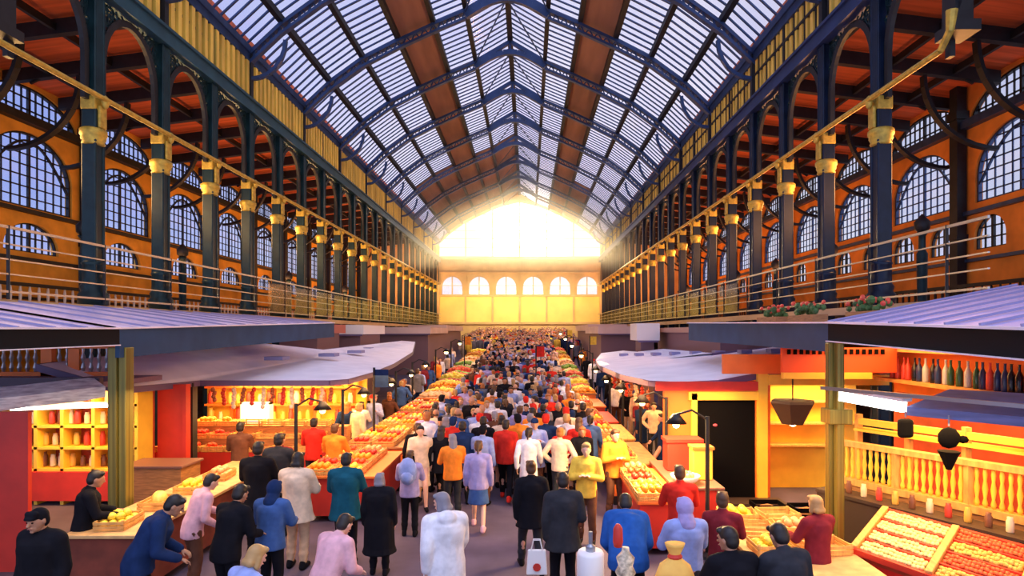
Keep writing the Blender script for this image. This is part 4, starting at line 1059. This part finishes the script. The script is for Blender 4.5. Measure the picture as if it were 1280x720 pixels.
def person(key, kw, x, y, face, cols, label, group=None, scale=1.0, z=None):
    """cols: skin index, hair, top, bottom, shoes"""
    if key not in PROTO: PROTO[key] = figure(**kw)
    parts = PROTO[key]
    zz = fz(y) if z is None else z
    nm = 'person'
    b = bpy.data.objects.new(nm, None); C.objects.link(b); b.location = (x,y,zz); b.rotation_euler = (0,0,face); b.scale = (scale,)*3; b.empty_display_size = .1
    tag(b, label, 'person', group)
    for pn, me in parts.items():
        o = bpy.data.objects.new(pn.rstrip('_'), me); C.objects.link(o); o.parent = b
        m = SK[cols[0]] if pn == 'body' else HC.get(cols[1], HC['dark']) if pn == 'hair' else CL[cols[1]] if pn in ('cap','hood') else CL[cols[2]] if pn in GARM else CL[cols[3]] if pn in ('trousers','skirt','shorts') \
            else black if pn.startswith('eye') else mat('lips',(.4,.12,.1),.5) if pn == 'mouth' else CL[cols[4]]
        o.material_slots[0].link = 'OBJECT'; o.material_slots[0].material = m
    return b
def bag(x, y, z, m, label, name='shopping_bag', s=1, cat='bag'):
    S = Th(name, label, cat, (x,y,z))
    q = MB()
    if name == 'backpack':
        q.ball((x,y,z+.2*s),(.15*s,.09*s,.22*s),12); q.ball((x,y-.06*s,z+.12*s),(.1*s,.06*s,.1*s),10); S.part('pack', q, m, smooth=True)
        q = MB()
        for s_ in (-1,1): q.path([(x+s_*.08*s, y+.05*s+.09*sin(pi*i/6), z+.1*s+.33*s*i/6) for i in range(7)], .03, .01)
        S.part('strap', q, black)
    else:
        q.add([(x-.13*s,y-.05*s,z),(x+.13*s,y-.05*s,z),(x+.13*s,y+.05*s,z),(x-.13*s,y+.05*s,z),(x-.11*s,y-.02*s,z+.3*s),(x+.11*s,y-.02*s,z+.3*s),(x+.11*s,y+.02*s,z+.3*s),(x-.11*s,y+.02*s,z+.3*s)],
              [(3,2,1,0),(4,5,6,7),(0,1,5,4),(1,2,6,5),(2,3,7,6),(3,0,4,7)]); S.part('bag_body', q, m, bevel=.015)
        q = MB()
        for yy in (-.02,.02): q.tube([(x-.07*s,y+yy*s,z+.29*s),(x-.04*s,y+yy*s,z+.42*s),(x+.04*s,y+yy*s,z+.42*s),(x+.07*s,y+yy*s,z+.29*s)], .008, 5)
        S.part('handle', q, m)
    return S
def W(px, D): return (px-660)/750*D
F = dict
near = [
 # key, kwargs, px, D, facing (0 = away from camera), cols, label
 ('vend_l', F(h=1.74, fine=True, nod=.15, arms='down', top='jacket', hair='cap', bulk=1.25), 52, 6.35, pi-.15, (1,'black','black','charcoal','black'), 'man in black sweater and black cap at the bottom left corner facing the camera'),
 ('lean_l', F(h=1.78, fine=True, bend=.5, nod=.25, arms='fwd', top='jacket', hair='short', bulk=1.12), 172, 6.9, -1.1, (1,'dark','navy','black','black'), 'man in dark blue jacket leaning over beside the left market post'),
 ('vend_b', F(h=1.7, fine=False, bend=.15, nod=.2, arms='fwd', hair='short'), 104, 8.2, -.9, (1,'dark','black','black','black'), 'dark silhouetted stallkeeper just left of the green-gold post'),
 ('peach', F(h=1.64, fine=False, bend=.35, nod=.2, arms='reach', hair='short'), 240, 8.3, -.7, (2,'dark','pink','brown','brown'), 'person in peach top bending over the papered counter at the left'),
 ('dk_l', F(h=1.7, fine=True, bend=.3, nod=.2, arms='fwd', top='jacket', hair='short', bulk=1.1), 282, 7.4, -.35, (1,'dark','black','black','black'), 'dark-haired person in black jacket stooping in front of the peach top'),
 ('bluehood', F(h=1.62, fine=False, bend=.12, arms='fwd', top='jacket', hair='hood', bulk=1.15), 338, 7.9, -.1, (0,'navy','denim','black','black'), 'person in hooded blue jacket seen from behind, left of the beige coat'),
 ('bigblack', F(h=1.8, fine=False, arms='fwd', top='coat', hair='short', bulk=1.15), 322, 9.8, .1, (1,'dark','black','black','black'), 'tall person in black coat standing behind the blue hooded jacket'),
 ('beige', F(h=1.76, fine=True, arms='fwd', top='coat', hair='bob', bulk=1.2, nod=.2), 371, 9.15, -.05, (0,'dark','cream','beige','black'), 'person in long cream puffer coat and tan trousers seen from behind'),
 ('bk2', F(h=1.7, arms='fwd', top='jacket', hair='short'), 350, 11.2, 0, (0,'brown','maroon','black','black'), 'person in maroon top standing behind the cream puffer coat'),
 ('blk3', F(h=1.72, fine=True, arms='fwd', top='coat', hair='short', bulk=1.2, nod=.2), 432, 9.3, .05, (1,'dark','teal','black','black'), 'person in dark blue-black coat right of the cream puffer coat'),
 ('crouch', F(h=1.62, fine=True, bend=.45, nod=.3, arms='fwd', top='jacket', hair='short', bulk=1.12), 404, 6.5, -.5, (2,'dark','pink','pink','brown'), 'dark-haired person in pale pink jacket bending at the bottom left of the aisle'),
 ('paleb', F(h=1.6, fine=True, bend=.3, nod=.25, arms='reach', top='jacket', hair='bob', bulk=1.1), 292, 5.55, -.6, (2,'fair','pale blue','pale blue','brown'), 'person in pale blue-lavender top stooping at the bottom edge on the left'),
 ('blob', F(h=1.5, arms='down', top='longcoat', hair='bob', bulk=1.32), 474, 8.9, .05, (0,'grey','black','black','black'), 'stout grey-haired person in a long black coat, left of the lavender backpack'),
 ('lavpack', F(h=1.5, arms='fwd', top='jacket', hair='short', legs='stand', bulk=1.1), 512, 10.6, .05, (0,'brown','lavender','black','black'), 'person in lavender jacket and black trousers carrying a pale blue backpack'),
 ('orangep', F(h=1.62, arms='fwd', top='jacket', hair='long', bulk=1.1), 566, 11.6, .3, (2,'grey','orange','charcoal','black'), 'grey-haired person in orange top left of the denim-skirted shopper'),
 ('denimsk', F(h=1.62, fine=False, arms='down', legs='walk', top='jacket', bottom='skirt', hair='tail', bulk=1.05), 598, 10.9, 0, (2,'brown','lavender','denim','pink'), 'shopper in lavender top and denim skirt walking up the aisle'),
 ('whitecoat', F(h=1.72, fine=True, arms='walk', legs='walk', top='longcoat', hair='bob', hood=True, bulk=1.3, look=.7, nod=.2), 556, 7.0, .35, (2,'grey','white','white','charcoal'), 'grey-haired woman in a hooded white raincoat at the bottom of the aisle'),
 ('redj', F(h=1.72, arms='down', legs='walk', top='jacket', hair='short', bulk=1.1), 632, 12.8, -.1, (2,'dark','red','black','red'), 'person in red jacket and black trousers walking in mid aisle'),
 ('blackw', F(h=1.66, fine=False, arms='bag', legs='walk', top='coat', hair='bun', bulk=1.1), 664, 9.0, .15, (2,'brown','black','charcoal','black'), 'person in black coat with bare pinkish neck, right of the empty floor strip'),
 ('greyw', F(h=1.72, fine=True, arms='bag', top='coat', hair='short', bulk=1.15, nod=.2), 704, 8.0, .1, (1,'dark','charcoal','black','black'), 'person in long charcoal coat with dark hair beside the lit tables'),
 ('bluebend', F(h=1.74, fine=True, bend=.75, nod=.1, arms='fwd', top='jacket', hair='short', bulk=1.32, legs='wide'), 785, 7.1, -.1, (1,'dark','blue','black','black'), 'person in bright blue jacket bending forward over the right tables'),
 ('palehood', F(h=1.68, fine=True, arms='fwd', top='jacket', hair='hood', bulk=1.15), 857, 6.9, .1, (2,'lavender','pale blue','beige','black'), 'person wearing a pale lavender hood at the lower right'),
 ('redback', F(h=1.68, arms='fwd', top='jacket', hair='short'), 850, 8.6, -.1, (1,'brown','red','brown','black'), 'dark-haired person in red top behind the lavender hood'),
 ('brownr', F(h=1.62, arms='fwd', top='jacket', hair='short'), 903, 7.4, -.3, (1,'brown','maroon','brown','black'), 'brown-haired person behind the bald-topped man at the lower right'),
 ('blkr', F(h=1.72, fine=True, arms='fwd', top='jacket', hair='short', bulk=1.2, look=.5, nod=.2), 915, 5.75, .2, (1,'dark','black','black','black'), 'man in black jacket with cropped dark hair at the bottom right of centre'),
 ('blkr2', F(h=1.74, fine=True, bend=.1, nod=.45, arms='reach', top='jacket', hair='short', bulk=1.12), 985, 5.75, .25, (1,'dark','charcoal','black','black'), 'dark-haired man in charcoal jacket looking down at the lower right'),
 ('pinkr', F(h=1.6, arms='fwd', top='jacket', hair='bob'), 1022, 7.3, .3, (2,'fair','maroon','brown','black'), 'fair-haired person left of the right market post'),
 ('vendr', F(h=1.72, arms='cross', top='jacket', hair='short'), 733, 10.2, pi-.2, (2,'fair','yellow','brown','black'), 'stallkeeper in yellow top standing in bright light among the right tables'),
 ('vendr', None, 768, 11.6, pi+.3, (2,'brown','orange','brown','black'), 'stallkeeper in orange top standing in bright light among the right tables'),
 ('wh1', F(h=1.74, arms='down', top='jacket', hair='short', legs='walk'), 708, 13.6, -.1, (2,'fair','white','cream','brown'), 'person in bright white jacket at the right side of the mid aisle'),
 ('wh1', None, 722, 18.2, .2, (2,'fair','white','white','brown'), 'person all in white at the right side farther up the aisle'),
 ('denimb', F(h=1.72, arms='down', top='jacket', hair='short', bulk=1.1), 578, 12.6, .1, (1,'dark','navy','black','black'), 'person in navy jacket standing behind the grey-haired orange top'),
 ('denimb', None, 604, 13.3, 0, (1,'dark','black','black','black'), 'person in black jacket beside the navy jacket in mid aisle'),
 ('wh1', None, 622, 16.2, 0, (0,'dark','white','navy','black'), 'person in white jacket and navy trousers in the middle of the aisle'),
 ('bigblack', None, 348, 10.6, 0, (1,'dark','charcoal','black','black'), 'person in charcoal coat between the tall black coat and the cream puffer coat'),
 ('bk2', None, 300, 12.6, .2, (1,'dark','brown','black','black'), 'person in brown top in front of the left canopy stall'),
 ('bk2', None, 418, 12.4, -.1, (0,'brown','orange','brown','black'), 'person in orange top in front of the left canopy stall'),
 ('bk2', None, 392, 13.2, .1, (1,'dark','red','charcoal','black'), 'person in red top before the glowing stall under the left canopy'),
]
for key, kw, px, D, face, cols, label in near:
    person(key, kw, W(px, D), D, face, cols, label)
b_ = bag(W(671,7.4), 7.4, .62, white, 'white shopping bag with a red mark held at the bottom centre'); 
q = MB(); q.lathe([(.05,-.003),(.05,.003)], (0,0,0), 10); q.v = [(x, z-.062+.0, y+.1) for x,y,z in q.v]; q.build('red_mark', redp, b_.t)
bag(W(512,10.5), 10.33, .98, CL['pale blue'], 'pale blue backpack on the lavender-jacketed person', 'backpack', 1.1, 'backpack')
bag(W(632,12.7)+.3, 12.7, .35, CL['black'], 'black bag hanging beside the person in the red jacket')
bag(W(120,7.0), 8.6, 1.0, leafm, 'small green-leaved bundle on the counter behind the man in the black cap', 'herb_bundle', .8, 'bundle') if False else None

# the crowd farther up the aisle
base_k = [('c1',F(h=1.7,arms='down',legs='walk')),('c2',F(h=1.66,arms='walk',legs='walk',top='coat',hair='long')),('c3',F(h=1.74,arms='bag',legs='stand',top='jacket',hair='short')),
          ('c4',F(h=1.6,arms='fwd',legs='stand',top='jacket',hair='bob',bottom='skirt')),('c5',F(h=1.72,arms='phone',legs='stand',top='coat',hair='cap')),('c6',F(h=1.68,arms='hips',legs='stand',top='jacket',hair='bun')),
          ('c7',F(h=1.64,arms='walk',legs='walk',top='dress',hair='tail',bottom='none')),('c8',F(h=1.76,arms='down',legs='wide',top='jacket',hair='bald',bulk=1.15))]
hairn = {'short':'short-haired','long':'long-haired','bob':'bob-haired','cap':'capped','bun':'person with a bun','tail':'pony-tailed','bald':'balding'}
cl_w = ['black','navy','white','red','orange','cream','grey','brown','maroon','denim','pale blue','white','charcoal','pale blue','lavender','cream','black','white','black','navy']
placed = [(W(p[2],p[3]),p[3]) for p in near]; used = {}
def try_place(x, y, mind):
    for a, b in placed:
        if (a-x)**2+(b-y)**2 < mind*mind: return False
    placed.append((x,y)); return True
crowd = []; tries = 0
def zone(y): return 'front' if y < 16 else 'near' if y < 20 else 'middle' if y < 26 else 'far'
while len(crowd) < 290 and tries < 20000:
    tries += 1
    t_ = len(crowd)/290; y = R.uniform(12.2, 15+28*t_); x = R.uniform(-2.6, 1.5)
    if y < 19 and -1.1 < x < .0 and R.random() < .7: continue
    if y > 15 and R.random() < .10: x = R.choice((R.uniform(-4.9,-4.45), R.uniform(3.1,3.6)))
    if try_place(x, y, .42): crowd.append((x,y))
crowd.sort(key=lambda p: p[1])
row = {}
for i, (x, y) in enumerate(crowd):
    key, kw = base_k[R.randrange(8)]
    top = R.choice(cl_w); bot = R.choice(['black','navy','denim','charcoal','brown','beige','grey'])
    hc_ = R.choice(['dark','dark','brown','brown','fair','grey','ginger']); side = 'left' if x < -1.2 else 'right' if x > .3 else 'middle'
    hr = hairn[kw.get('hair','short')]
    if hr.startswith('person'): hd = 'bun-haired'
    else: hd = hr
    face = R.choice([0,0,0,pi,pi,R.uniform(-1.3,1.3)])+R.uniform(-.3,.3)
    gname = {'jacket':'jacket','coat':'coat','dress':'dress'}[kw.get('top','jacket')]
    if y < 27:
        for _ in range(40):
            fac = 'facing the camera' if abs(math.cos(face)+1) < .5 else 'seen from behind' if math.cos(face) > .5 else 'seen from the side'
            lab = '%s person in %s %s %s, %s of the aisle, %s crowd' % (hd, top, gname, fac, side, zone(y))
            if lab not in used: break
            top = R.choice(cl_w)
        used[lab] = 1; g_ = 'shoppers in the aisle crowd'
    else:
        lab = 'distant shopper in a %s %s packed into the far crowd' % (top, gname); g_ = 'distant shoppers in %s %ss' % (top, gname)
    person(key, kw, x, y, face, (R.randrange(3), (hc_ if key != 'c5' else R.choice(['black','navy','red'])), top, bot, 'black'), lab, g_, R.uniform(.93,1.05))
# everyone beyond: one uncountable mass
q = {}
for i in range(620):
    y = R.uniform(31, 65.5); x = R.uniform(-5.2 if y > 46 else -2.7, 4.0 if y > 46 else 1.6)
    if y < 47 and not try_place(x, y, .4): continue
    z = fz(y); h_ = R.uniform(1.55,1.85); c = R.choice(['black','navy','cream','red','orange','grey','brown','beige','pink','yellow'])
    m_ = q.setdefault(c, MB()); m_.lathe([(.1,.05),(.13,.8),(.2,.85),(.17,1.1),(.2,1.38),(.1,1.46)], (x,y,z), 8, 1, .65)
    for s_ in (-1,1): m_.cap((x+s_*.2,y,z+1.36),(x+s_*.25,y+R.uniform(-.1,.15),z+.85),.06,.04,6)
    q.setdefault('skin', MB()).ball((x,y,z+h_-.14),(.08,.09,.12),8); q.setdefault('hairs', MB()).ball((x,y+.02,z+h_-.1),(.085,.09,.1),8)
allm = MB(); mats_ = []; fm = []
for c, m_ in q.items():
    mats_.append(SK[2] if c == 'skin' else HC['brown'] if c == 'hairs' else CL[c]); n0 = len(m_.f); allm.add(m_.v, m_.f); fm += [len(mats_)-1]*n0
me = allm.mesh('far_crowd', True)
for m_ in mats_: me.materials.append(m_)
me.polygons.foreach_set('material_index', fm)
o = bpy.data.objects.new('far_crowd', me); C.objects.link(o); tag(o, 'dense mass of tiny people filling the far end of the hall', 'crowd', kind='stuff')
# banners and signs of the far stalls rising over the crowd
for i, (x, y, m_, c) in enumerate(((.35,26,'red','red'),(2.6,40,'yellow','yellow'),(3.4,33,'yellow','amber'),(-3.5,33,'orange','orange'),(-3.9,15.2,'navy','dark blue'))):
    b = fz(y); S = Th('banner', '%s hanging banner on a thin pole %s' % (c, ('above the middle of the crowd','far down on the right','on the right past the canopy','far down on the left','over the left tables')[i]), 'banner', (x,y,b))
    q = MB(); q.tube([(x,y,b),(x,y,b+2.7)], .03, 6); S.part('pole', q, irond)
    q = MB(); q.span((x+.03,y-.02,b+2.2),(x+.36,y+.02,b+2.65)); S.part('cloth', q, CL[m_])

# ------------------------------------------------------------------ sky, sun, camera
SUN = Vector((-.004, 1, .172)).normalized()
w = bpy.data.worlds.new('sky'); bpy.context.scene.world = w; w.use_nodes = True; nt = w.node_tree
for n_ in list(nt.nodes): nt.nodes.remove(n_)
N = nt.nodes.new; L = nt.links.new
out = N('ShaderNodeOutputWorld'); bg = N('ShaderNodeBackground'); tc = N('ShaderNodeTexCoord')
dot = N('ShaderNodeVectorMath'); dot.operation = 'DOT_PRODUCT'; dot.inputs[1].default_value = SUN
nrm = N('ShaderNodeVectorMath'); nrm.operation = 'NORMALIZE'
L(tc.outputs['Generated'], nrm.inputs[0]); L(nrm.outputs[0], dot.inputs[0])
def mth(op, a, b=None, clamp=False):
    m = N('ShaderNodeMath'); m.operation = op; m.use_clamp = clamp
    for i, x in enumerate((a, b)):
        if x is None: continue
        if isinstance(x, (int, float)): m.inputs[i].default_value = x
        else: L(x, m.inputs[i])
    return m.outputs[0]
sep = N('ShaderNodeSeparateXYZ'); L(nrm.outputs[0], sep.inputs[0])
base = N('ShaderNodeMixRGB'); base.inputs[1].default_value = (.44,.52,.95,1); base.inputs[2].default_value = (.92,.86,.88,1)
fx = mth('MULTIPLY_ADD', sep.outputs['X'], 1.1); fx.node.inputs[2].default_value = .35; fx.node.use_clamp = True
L(fx, base.inputs[0])
def glow(pw, col, st):
    d = mth('MAXIMUM', dot.outputs['Value'], 0.0); p = mth('POWER', d, pw); m = N('ShaderNodeVectorMath'); m.operation = 'SCALE'
    m.inputs[0].default_value = [c*st for c in col]; L(p, m.inputs['Scale']); return m.outputs[0]
def addv(a, b):
    m = N('ShaderNodeVectorMath'); m.operation = 'ADD'; L(a, m.inputs[0]); L(b, m.inputs[1]); return m.outputs[0]
nz = N('ShaderNodeTexNoise'); nz.inputs['Scale'].default_value = 2.5; nz.inputs['Detail'].default_value = 4; L(nrm.outputs[0], nz.inputs['Vector'])
cl = N('ShaderNodeMixRGB'); cl.inputs[0].default_value = .35; L(base.outputs[0], cl.inputs[1])
cr = N('ShaderNodeValToRGB'); cr.color_ramp.elements[0].position = .42; cr.color_ramp.elements[1].position = .62
cr.color_ramp.elements[0].color = (.35,.45,.95,1); cr.color_ramp.elements[1].color = (1,1,1,1)
L(nz.outputs['Fac'], cr.inputs[0]); L(cr.outputs[0], cl.inputs[2])
zen = mth('SMOOTHSTEP', sep.outputs['Z'], .0) if False else mth('MULTIPLY', mth('SUBTRACT', sep.outputs['Z'], .72), 14.0)  # sky brightness boosted overhead, out of view, to light the canopies
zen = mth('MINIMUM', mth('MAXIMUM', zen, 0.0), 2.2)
beh = mth('MINIMUM', mth('MAXIMUM', mth('MULTIPLY', sep.outputs['Y'], -4.0), 0.0), .5)  # same unseen boost behind the camera
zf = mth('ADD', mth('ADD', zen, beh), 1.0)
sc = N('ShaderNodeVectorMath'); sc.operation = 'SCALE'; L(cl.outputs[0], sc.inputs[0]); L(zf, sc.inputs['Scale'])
sumc = addv(sc.outputs[0], glow(10, (1.0,.72,.42), .28))
sumc = addv(sumc, glow(25, (1.0,.85,.6), .45))
sumc = addv(sumc, glow(1500, (1.0,.88,.62), 38))
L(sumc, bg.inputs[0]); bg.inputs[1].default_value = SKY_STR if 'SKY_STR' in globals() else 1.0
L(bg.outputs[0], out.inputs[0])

sl = bpy.data.lights.new('sun', 'SUN'); sl.energy = 3; sl.color = (1,.78,.45); sl.angle = radians(4)
so = bpy.data.objects.new('sun', sl); C.objects.link(so); so.rotation_euler = SUN.to_track_quat('Z', 'Y').to_euler()

def area(loc, size, power, col=(1,.5,.16), rot=(0,0,0), sy=None, name='lamp_light'):
    l = bpy.data.lights.new(name, 'AREA'); l.energy = power; l.color = col; l.size = size
    if sy: l.shape = 'RECTANGLE'; l.size_y = sy
    o = bpy.data.objects.new(name, l); C.objects.link(o); o.location = loc; o.rotation_euler = rot; return o
WARM = (1,.52,.18)
# gallery lamps (wash the plaster of the side aisles)
for i in range(6):
    D = 16+9*i
    area((XL-2.2, D, H+4.2), 1.2, 420, (1,.55,.2), (0, radians(-100), 0), 6, 'gallery_light')
    area((XR+2.0, D, H+4.2), 1.2, 480, (1,.42,.13), (0, radians(100), 0), 6, 'gallery_light')

area((XC, 61.5, H+4.2), 14, 750, (1,.78,.42), (radians(66),0,0), 1.5, 'gable_fill')  # added fill light, no fitting, to brighten the yellow end wall
for i in range(7):                            # added fill lights without fittings, brightening the terracotta ceilings
    D = 20+7*i
    area((XL-3.5, D, H+2.6), 1.5, 80+75*i, (1,.42,.15), (radians(180), radians(0), 0), 5, 'ceiling_fill')
    area((XR+3.5, D, H+2.6), 1.5, 80+70*i, (1,.36,.12), (radians(180), radians(0), 0), 5, 'ceiling_fill')
# sunlit haze under the far roof
hz = MB()
hp_ = [(XC+sg*d*.985, z-.75) for sg, L_ in ((-1, PROF[::-1]), (1, PROF[1:])) for d, z in L_] 
hz.prism([(-9.3,4.6)]+hp_[0:]+[(7.45,4.6)], lambda u,v,t: (u,t,v+H), 38, 65.8)
hm = bpy.data.materials.new('sunlit_haze'); hm.use_nodes = True; ht = hm.node_tree
for n_ in list(ht.nodes): ht.nodes.remove(n_)
ho = ht.nodes.new('ShaderNodeOutputMaterial'); hv = ht.nodes.new('ShaderNodeVolumeScatter'); hv.inputs['Density'].default_value = .008; hv.inputs['Anisotropy'].default_value = .82; hv.inputs['Color'].default_value = (1,.93,.8,1)
ht.links.new(hv.outputs[0], ho.inputs['Volume'])
tag(hz.build('haze', hm), 'sunlit golden haze under the roof at the far end of the hall', 'haze', kind='stuff')

cd = bpy.data.cameras.new('camera'); cam = bpy.data.objects.new('camera', cd); C.objects.link(cam)
cam.location = (0,0,H); cam.rotation_euler = (radians(90),0,0)
cd.sensor_width = 36; cd.lens = 36*750/1280; cd.shift_x = -20/1280; cd.shift_y = 55/1280; cd.clip_end = 500
bpy.context.scene.camera = cam
vs = bpy.context.scene.view_settings
vs.view_transform = 'Standard'; vs.look = 'None'; vs.gamma = 1; vs.use_curve_mapping = False; vs.exposure = 0.0
def under(x, y, z, p, sx=1.5, sy=1.0, col=(1,.5,.16)): area((x,y,z), sx, p*.75, col, (0,0,0), sy, 'stall_light')
under(-9.3,12.0,2.5,120); under(-8.9,11.5,2.3,60); under(-5.6,9.0,2.7,110,1,2.5,(1,.6,.25)); under(-5.6,11.8,2.7,110,1,2,(1,.55,.2))
under(-6.4,15.6,2.3,330,3.5,1.5,(1,.55,.18)); under(-6.6,16.8,2.35,200,3.5,.6,(1,.6,.2)); under(-8.6,15,2.3,80)
under(-6.5,22,2.4,260,2,6)
under(3.6,11.9,2.4,90); under(3.4,8.2,2.7,100,1.2,2,(1,.55,.2)); under(6.3,13.2,2.4,150,1.8,.8,(1,.6,.22)); under(5.6,8.2,2.5,105,1,2,(1,.5,.16)); under(4.9,6.8,2.5,75,.8,2,(1,.55,.2))
under(6.3,10.8,3.3,70,1.5,1.5); under(6.6,9.3,2.4,60,1,2,(1,.5,.16)); under(4.2,16,2.3,200,2,3); under(4.4,22,2.3,200,2,4)
area((2.2,10.4,2.5),.6,330,(1,.62,.25),(0,0,0),.8,'stall_light')
for k, y in enumerate((11.5,14.5,17.5,21,25,30,36,43,50,57)):
    b = fz(y); pw = 80 if y < 20 else 50; cc = (1,.47,.14) if y < 20 else (1,.62,.32)
    area((-3.55,y,b+2.5),.8,pw,cc,(0,0,0),2.4,'stall_light'); area((2.25,y,b+2.5),.8,pw*1.1,cc,(0,0,0),2.4,'stall_light')
